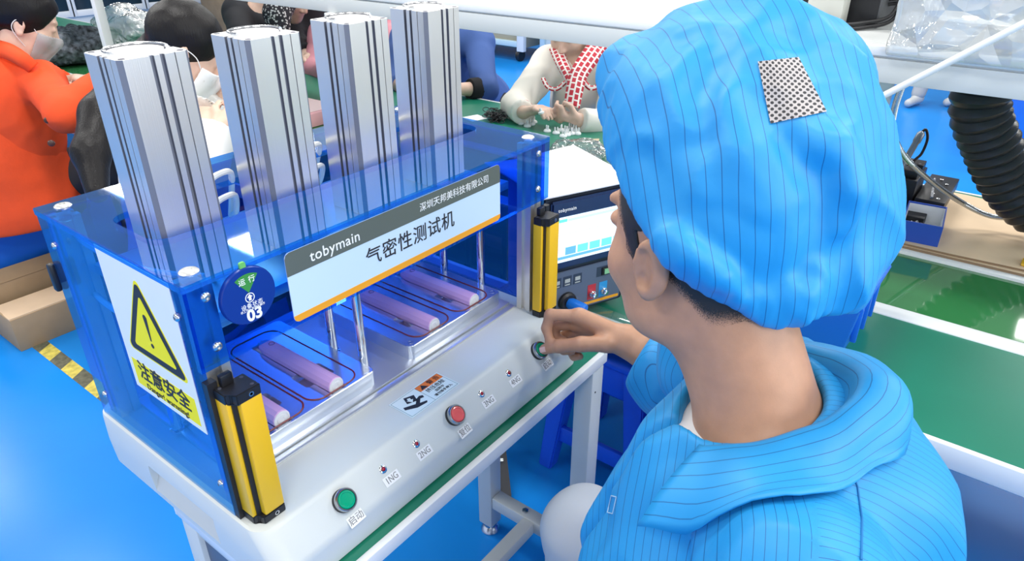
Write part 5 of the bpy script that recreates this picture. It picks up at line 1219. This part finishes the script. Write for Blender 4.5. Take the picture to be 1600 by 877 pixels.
# blue parts bin on the near worktop behind the collar
bn = thing('parts_bin', 'blue plastic parts bin on the near worktop behind the operator collar', 'bin', (1.06, -.36, ZT)); bin_m = mat('bin_blue', (.012, .16, .72), .35)
def taper_wall(name, p, par, m_): b = BM(); lo = [Vector(x) for x in p]; b.faces.new([b.verts.new(x) for x in lo]); o = obj(name, b, m_, par, smooth=0); md = o.modifiers.new('t', 'SOLIDIFY'); md.thickness = .003; return o
bx0, bx1, by0, by1, bh, tp = .94, 1.155, -.475, -.27, .115, .014
obj('bottom', bx((bx0+tp, by0+tp, ZT), (bx1-tp, by1-tp, ZT+.003)), bin_m, bn)
cs_l = [(bx0+tp, by0+tp), (bx1-tp, by0+tp), (bx1-tp, by1-tp), (bx0+tp, by1-tp)]; cs_h = [(bx0, by0), (bx1, by0), (bx1, by1), (bx0, by1)]
for k in range(4):
    j = (k+1) % 4; taper_wall('wall', [(*cs_l[k], ZT+.003), (*cs_l[j], ZT+.003), (*cs_h[j], ZT+bh), (*cs_h[k], ZT+bh)], bn, bin_m)
for k in range(4):
    j = (k+1) % 4; a, c = Vector((*cs_h[k], ZT+bh)), Vector((*cs_h[j], ZT+bh)); b = BM(); tube(b, [a, c], .006, 8); obj('rim', b, bin_m, bn)
for k in range(3):
    xx = bx0+.045+k*.06; b = BM(); box(b, (xx, by0-.001, ZT+.02), (xx+.008, by0+.010, ZT+bh-.008), .002); obj('rib', b, bin_m, bn)
for k in range(3):
    yy = by0+.04+k*.06; b = BM(); box(b, (bx1-.010, yy, ZT+.02), (bx1+.001, yy+.008, ZT+bh-.008), .002); obj('rib', b, bin_m, bn)
# ---------------------------------------------------------------- small parts in front of the woman in ivory
def plug():
    b = BM(); lathe(b, (0, 0, 0), (0, 0, 1), [(.0135, 0), (.0145, .003), (.0120, .008), (.0085, .010), (0, .010)], 16)
    for sx in (-1, 1): lathe(b, (sx*.005, 0, .009), (0, 0, 1), [(.0028, 0), (.0028, .014), (.0014, .016), (0, .016)], 8)
    return b
proto = obj('cable_connector', plug(), white, loc=(0, 0, 0)); proto.location = (0, 0, -5)
spots = [(815, 192), (824, 196), (831, 193), (834, 190), (855, 204), (869, 207), (877, 203), (884, 205), (886, 210), (893, 208), (898, 203), (902, 208), (907, 202), (880, 212), (891, 200), (829, 186)]
first = True
for k, (px, py) in enumerate(spots):
    p = on(px, py+2, 'z', ZT); o = proto if first else proto.copy(); first = False
    if o is not proto: COL.objects.link(o)
    o.location = (p.x, p.y, ZT); o.rotation_euler = (0, 0, k*1.1); tag(o, 'small white two-pronged connector on the green bench before the ivory blouse woman', 'connector', 'white connectors on the green worktop')
rr_ = random.Random(3); b = BM()
for k in range(70):
    p = on(775+rr_.gauss(0, 8), 187+rr_.gauss(0, 3.4), 'z', ZT); R_ = rr_.uniform(.009, .016); tl = rr_.uniform(-.6, .6); ta = rr_.uniform(0, 6.28); zz = ZT+.003+rr_.random()*.022
    pts = [Vector((p.x+R_*math.cos(a*.5236), p.y+R_*math.sin(a*.5236), zz+R_*.8*abs(tl)+R_*tl*math.cos(a*.5236+ta)*.8)) for a in range(13)]; tube(b, pts, .0016, 5, caps=False)
tag(obj('rubber_rings', b, black), 'loose heap of black rubber rings on the green bench', 'rubber rings', kind='stuff')
b = BM(); prism(b, [(0, 0), (.085, .012), (.088, .035), (.004, .024)], Matrix.Translation(on(898, 222, 'z', ZT+.0)) @ Matrix.Rotation(-1.0, 4, 'Z'), .004); tag(obj('wooden_slat', b, mat('pale_wood', (.68, .52, .34), .6)), 'short pale wooden slat lying on the green bench', 'wood slat')
b = BM(); prism(b, [(0, 0), (.07, -.02), (.09, .05), (.02, .07)], Matrix.Translation(on(738, 190, 'z', ZT)), .0006); tag(obj('paper_scrap', b, paper), 'small white paper scrap beside the black rubber rings', 'paper')
b = BM(); tube(b, [on(812, 184, 'z', ZT+.006), on(838, 177, 'z', ZT+.006)], .003, 8); tag(obj('white_stick', b, white), 'thin white stick lying under the hands of the ivory blouse woman', 'stick')
def bag_f(c, r, seed):
    W1 = waves(seed, 12, 30, 80); W2 = waves(seed+1, 12, 100, 220)
    return lambda P: np.maximum(ell_(P, c, r)-.045*wnoise(P, W1)*min(1, r[2]/.05)-.022*np.abs(wnoise(P, W2))*min(1, r[2]/.05), c[2]-r[2]*.9-P[:, 2])
film = acrylic('thin_film', (.88, .92, .92), 3.5, .22, (.88, .92, .93), 30)
c_ = A(on(905, 236, 'z', ZT+.022)); tag(obj('plastic_bag', sdf_mesh(bag_f(c_, A((.11, .09, .024)), 51), c_-.2, c_+.2, .005), film, smooth=180), 'clear plastic bag lying flat on the green bench behind the tester', 'plastic bag')
c_ = A((1.80, 3.85, ZT+.105)); tag(obj('plastic_bag', sdf_mesh(bag_f(c_, A((.14, .22, .115)), 53), c_-.4, c_+.4, .009), acrylic('bag_film', (.9, .93, .93), 3.5, .7, (.9, .92, .92), 22), smooth=180), 'puffed clear plastic bags heaped on the far end of the bench', 'plastic bag')
c_ = A((1.36, 3.55, ZT+.085)); tag(obj('dark_bag', sdf_mesh(bag_f(c_, A((.20, .16, .09)), 57), c_-.4, c_+.4, .009), mat('bag_cloth', (.10, .11, .13), .8, noise_amt=.9, nscale=45), smooth=180), 'dark speckled cloth bag on the bench beyond the orange coat', 'bag')
tb_ = thing('parts_tray', 'white tray with a green bed of white parts beside the orange coat', 'tray', (1.10, 2.70, ZT))
obj('tray', bx((1.00, 2.50, ZT), (1.165, 2.95, ZT+.05), .004), white, tb_); obj('tray_bed', bx((1.012, 2.52, ZT+.05), (1.153, 2.93, ZT+.052)), green_mat, tb_)
for k in range(24):
    o = proto.copy(); COL.objects.link(o); o.location = (1.02+.018*(k % 6)+.01, 2.56+.045*(k//6)+.03, ZT+.052); o.rotation_euler = (0, 0, k*.7); o.scale = (.9, .9, .9); tag(o, 'small white connector standing on the green bed of the white tray', 'connector', 'white connectors on the tray')
pk = thing('pink_tray', 'pink plastic tray on the bench between the cylinders', 'tray', (1.42, 1.66, ZT))
obj('tray', bx((1.30, 1.56, ZT-.004), (1.50, 1.80, ZT+.05), .008), mat('pink_plastic', (.85, .42, .46), .4), pk); obj('tray_well', bx((1.315, 1.575, ZT+.05), (1.485, 1.785, ZT+.053), .002), mat('pink_pale', (.92, .66, .68), .5), pk)
# ---------------------------------------------------------------- on the floor
cb = thing('cardboard_box', 'open brown cardboard box on the floor behind the machine', 'box', (.48, 2.2, 0))
X0, X1, Y0, Y1, HH = .300, .70, 1.985, 2.20, .125
for lo, hi, m_ in (((X0, Y0, 0), (X1, Y0+.006, HH), card_shaded), ((X0, Y1-.006, 0), (X1, Y1, HH+.05), card_shaded), ((X0, Y0+.006, 0), (X0+.006, Y1-.006, HH), card_shaded), ((X1-.006, Y0+.006, 0), (X1, Y1-.006, HH), card_shaded), ((X0+.006, Y0+.006, 0), (X1-.006, Y1-.006, .004), card_shaded)): obj('wall', bx(lo, hi, .001), m_, cb)
b = BM(); prism(b, [(X0, 0), (X1, 0), (X1-.01, .16), (X0+.01, .16)], plane_m((0, Y0+.004, HH), (1, 0, 0), (0, 1, -.06)), .004); obj('flap', b, card_l, cb)
b = BM(); prism(b, [(X0, 0), (X1, 0), (X1-.02, .05), (X0+.02, .05)], plane_m((0, Y1-.004, HH+.05), (1, 0, 0), (0, .3, 1)), .004); obj('flap', b, card_shaded, cb)
bc = thing('blue_crate', 'blue plastic crate behind the cardboard box serving the orange coat woman as seat', 'crate', (.5, 2.4, 0))
X0, X1, Y0, Y1, HH = .24, .74, 2.24, 2.60, .34
obj('bottom', bx((X0, Y0, 0), (X1, Y1, .006)), bin_m, bc)
for lo, hi in (((X0, Y0, .006), (X1, Y0+.006, HH)), ((X0, Y1-.006, .006), (X1, Y1, HH)), ((X0, Y0+.006, .006), (X0+.006, Y1-.006, HH)), ((X1-.006, Y0+.006, .006), (X1, Y1-.006, HH))): obj('wall', bx(lo, hi, .001), bin_m, bc)
for a, c in (((X0, Y0), (X1, Y0)), ((X1, Y0), (X1, Y1)), ((X1, Y1), (X0, Y1)), ((X0, Y1), (X0, Y0))): b = BM(); tube(b, [(*a, HH), (*c, HH)], .010, 8); obj('rim', b, bin_m, bc)
# plastic stool under the bench
def leg4(par, cx, cy, top, hw_t, hw_b, hgt, m_):
    for sx in (-1, 1):
        for sy in (-1, 1):
            b = BM(); ra_, rb_ = .030, .020; r1 = [(cx+sx*hw_b+dx*rb_, cy+sy*hw_b+dy*rb_, 0) for dx, dy in ((-1, -1), (1, -1), (1, 1), (-1, 1))]; r2 = [(cx+sx*hw_t+dx*ra_, cy+sy*hw_t+dy*ra_, hgt) for dx, dy in ((-1, -1), (1, -1), (1, 1), (-1, 1))]; loft(b, [r1, r2]); bmesh.ops.bevel(b, geom=b.edges[:], offset=.004, segments=2, affect='EDGES'); obj('leg', b, m_, par)
stool_b = mat('stool_plastic', (.012, .10, .72), .35)
ps_ = thing('plastic_stool', 'glossy blue plastic stool pushed under the assembly bench beside the table leg', 'stool', (1.10, .06, 0)); cx, cy = 1.10, .06
leg4(ps_, cx, cy, 0, .095, .135, .40, stool_b); obj('seat', bx((cx-.145, cy-.145, .40), (cx+.145, cy+.145, .43), .012, 3), stool_b, ps_)
for sx in (-1, 1):
    obj('skirt', bx((cx+sx*.118-.004, cy-.10, .31), (cx+sx*.118+.004, cy+.10, .40), .002), stool_b, ps_); obj('skirt', bx((cx-.10, cy+sx*.118-.004, .31), (cx+.10, cy+sx*.118+.004, .40), .002), stool_b, ps_)
    obj('rung', bx((cx+sx*.128-.008, cy-.11, .10), (cx+sx*.128+.008, cy+.11, .15), .004), stool_b, ps_)
cr = thing('storage_crate', 'deep blue plastic crate standing beside the blue stool under the bench', 'crate', (1.10, -.26, 0))
X0, X1, Y0, Y1, HH = .93, 1.30, -.46, -.125, .36
obj('bottom', bx((X0, Y0, 0), (X1, Y1, .006)), stool_b, cr)
for lo, hi in (((X0, Y0, .006), (X1, Y0+.006, HH)), ((X0, Y1-.006, .006), (X1, Y1, HH)), ((X0, Y0+.006, .006), (X0+.006, Y1-.006, HH)), ((X1-.006, Y0+.006, .006), (X1, Y1-.006, HH))): obj('wall', bx(lo, hi, .001), stool_b, cr)
for a, c in (((X0, Y0), (X1, Y0)), ((X1, Y0), (X1, Y1)), ((X1, Y1), (X0, Y1)), ((X0, Y1), (X0, Y0))): b = BM(); tube(b, [(*a, HH), (*c, HH)], .010, 8); obj('rim', b, stool_b, cr)
for k in range(4): obj('rib', bx((X0-.006, Y0+.05+k*.075, .05), (X0, Y0+.062+k*.075, HH-.02), .002), stool_b, cr)
# black plate leaning at the rear leg of the table
fp = thing('foot_pedal', 'black metal pedal plate on the floor behind the rear table leg', 'pedal', (.80, .26, 0))
b = BM(); prism(b, rrect(-.035, 0, .035, .19, .012, 3), plane_m((.765, .215, .001), (.72, -.69, 0), (.55, .60, .62)), .016); obj('plate', b, mat('pedal_black', (.02, .022, .028), .5), fp)
b = BM(); prism(b, rect(-.004, .10, .024, .108), plane_m(V(.765, .215, .001), (.72, -.69, 0), (.55, .60, .62)), .022); obj('latch', b, steel, fp)
# ---------------------------------------------------------------- far background
gl = mat('dark_glass', (.02, .035, .045), .08, noise_amt=.5, nscale=3)
cabn = thing('equipment_cabinet', 'white framed equipment cabinet with dark glass doors against the far wall', 'cabinet', (3.6, 8.9, 0))
cx0, cx1, cyf, cyb, ch = 2.6, 5.2, 8.6, 9.3, 1.8
obj('body', bx((cx0, cyf+.03, .0), (cx1, cyb, ch), .01), mat('cabinet_white', (.74, .77, .76), .5), cabn)
for k in range(3):
    a = cx0+.06+k*.86; d_ = obj('glass_door', bx((a, cyf+.005, .28), (a+.78, cyf+.03, 1.72), .004), gl, cabn)
    for lo, hi in (((a-.05, cyf, .22), (a, cyf+.03, 1.78)), ((a+.78, cyf, .22), (a+.83, cyf+.03, 1.78)), ((a, cyf, .22), (a+.78, cyf+.03, .29))): obj('door_frame', bx(lo, hi, .003), white_trim, d_)
    obj('handle', bx((a+.70, cyf-.02, .95), (a+.72, cyf, 1.15), .004), steel, d_)
obj('plinth', bx((cx0+.02, cyf+.06, 0), (cx1-.02, cyf+.09, .2)), mat('plinth_dark', (.04, .06, .09), .6), cabn)
tag(obj('brown_carton', bx((4.6, 7.2, 0), (5.5, 7.8, .75), .01), card_shaded), 'big brown carton standing on the floor beside the white framed cabinet', 'carton')
wb = thing('white_partition', 'white partition post standing between carton and cabinet', 'partition', (4.3, 6.6, 0)); obj('post', bx((4.25, 6.55, 0), (4.42, 6.7, 1.7), .005), white_trim, wb); obj('foot', bx((4.15, 6.4, 0), (4.52, 6.85, .05), .005), white_trim, wb)
tr = thing('tool_trolley', 'khaki panelled trolley on casters behind the ivory blouse woman', 'trolley', (5.7, 3.9, 0))
obj('cabinet', bx((5.45, 3.62, .12), (6.1, 4.6, 1.0), .01), mat('khaki_panel', (.36, .33, .25), .6), tr); obj('side_frame', bx((5.40, 3.58, .10), (5.45, 3.66, 1.02), .003), white_trim, tr); obj('bottom_rail', bx((5.40, 3.66, .14), (5.45, 4.6, .19), .003), mat('rail_pale_blue', (.45, .62, .72), .4), tr)
for cx, cy in ((5.46, 3.66), (5.46, 4.5), (6.02, 3.66), (6.02, 4.5)): b = BM(); lathe(b, (cx, cy-.02, .055), (0, 1, 0), [(.055, 0), (.055, .04)], 20); obj('caster', b, black, tr)
wc = thing('glazed_cabinet', 'pale blue framed cabinet standing beside the khaki trolley', 'cabinet', (5.6, 3.2, 0)); obj('body', bx((5.45, 2.75, .05), (5.95, 3.40, 1.1), .008), mat('cab_pale', (.62, .70, .72), .4), wc)
for lo, hi in (((5.42, 2.75, .04), (5.45, 2.80, 1.1)), ((5.42, 3.35, .04), (5.45, 3.40, 1.1)), ((5.42, 2.80, .04), (5.45, 3.35, .10)), ((5.42, 2.80, .50), (5.45, 3.35, .55))): obj('frame', bx(lo, hi, .002), mat('rail_pale_blue', (0, 0, 0)), wc)
for cx in (5.5, 5.9):
    for cy in (2.79, 3.36): b = BM(); cyl(b, (cx, cy, 0), (cx, cy, .05), .02, 12); obj('foot', b, black, wc)
bc2 = thing('stacking_crate', 'blue stacking crate on the floor beyond the black exhaust hose', 'crate', (5.0, -.55, 0)); obj('body', bx((4.7, -1.1, 0), (5.4, -.42, .42), .02), bin_m, bc2); obj('rim', bx((4.68, -1.12, .40), (5.42, -.40, .45), .01), bin_m, bc2)
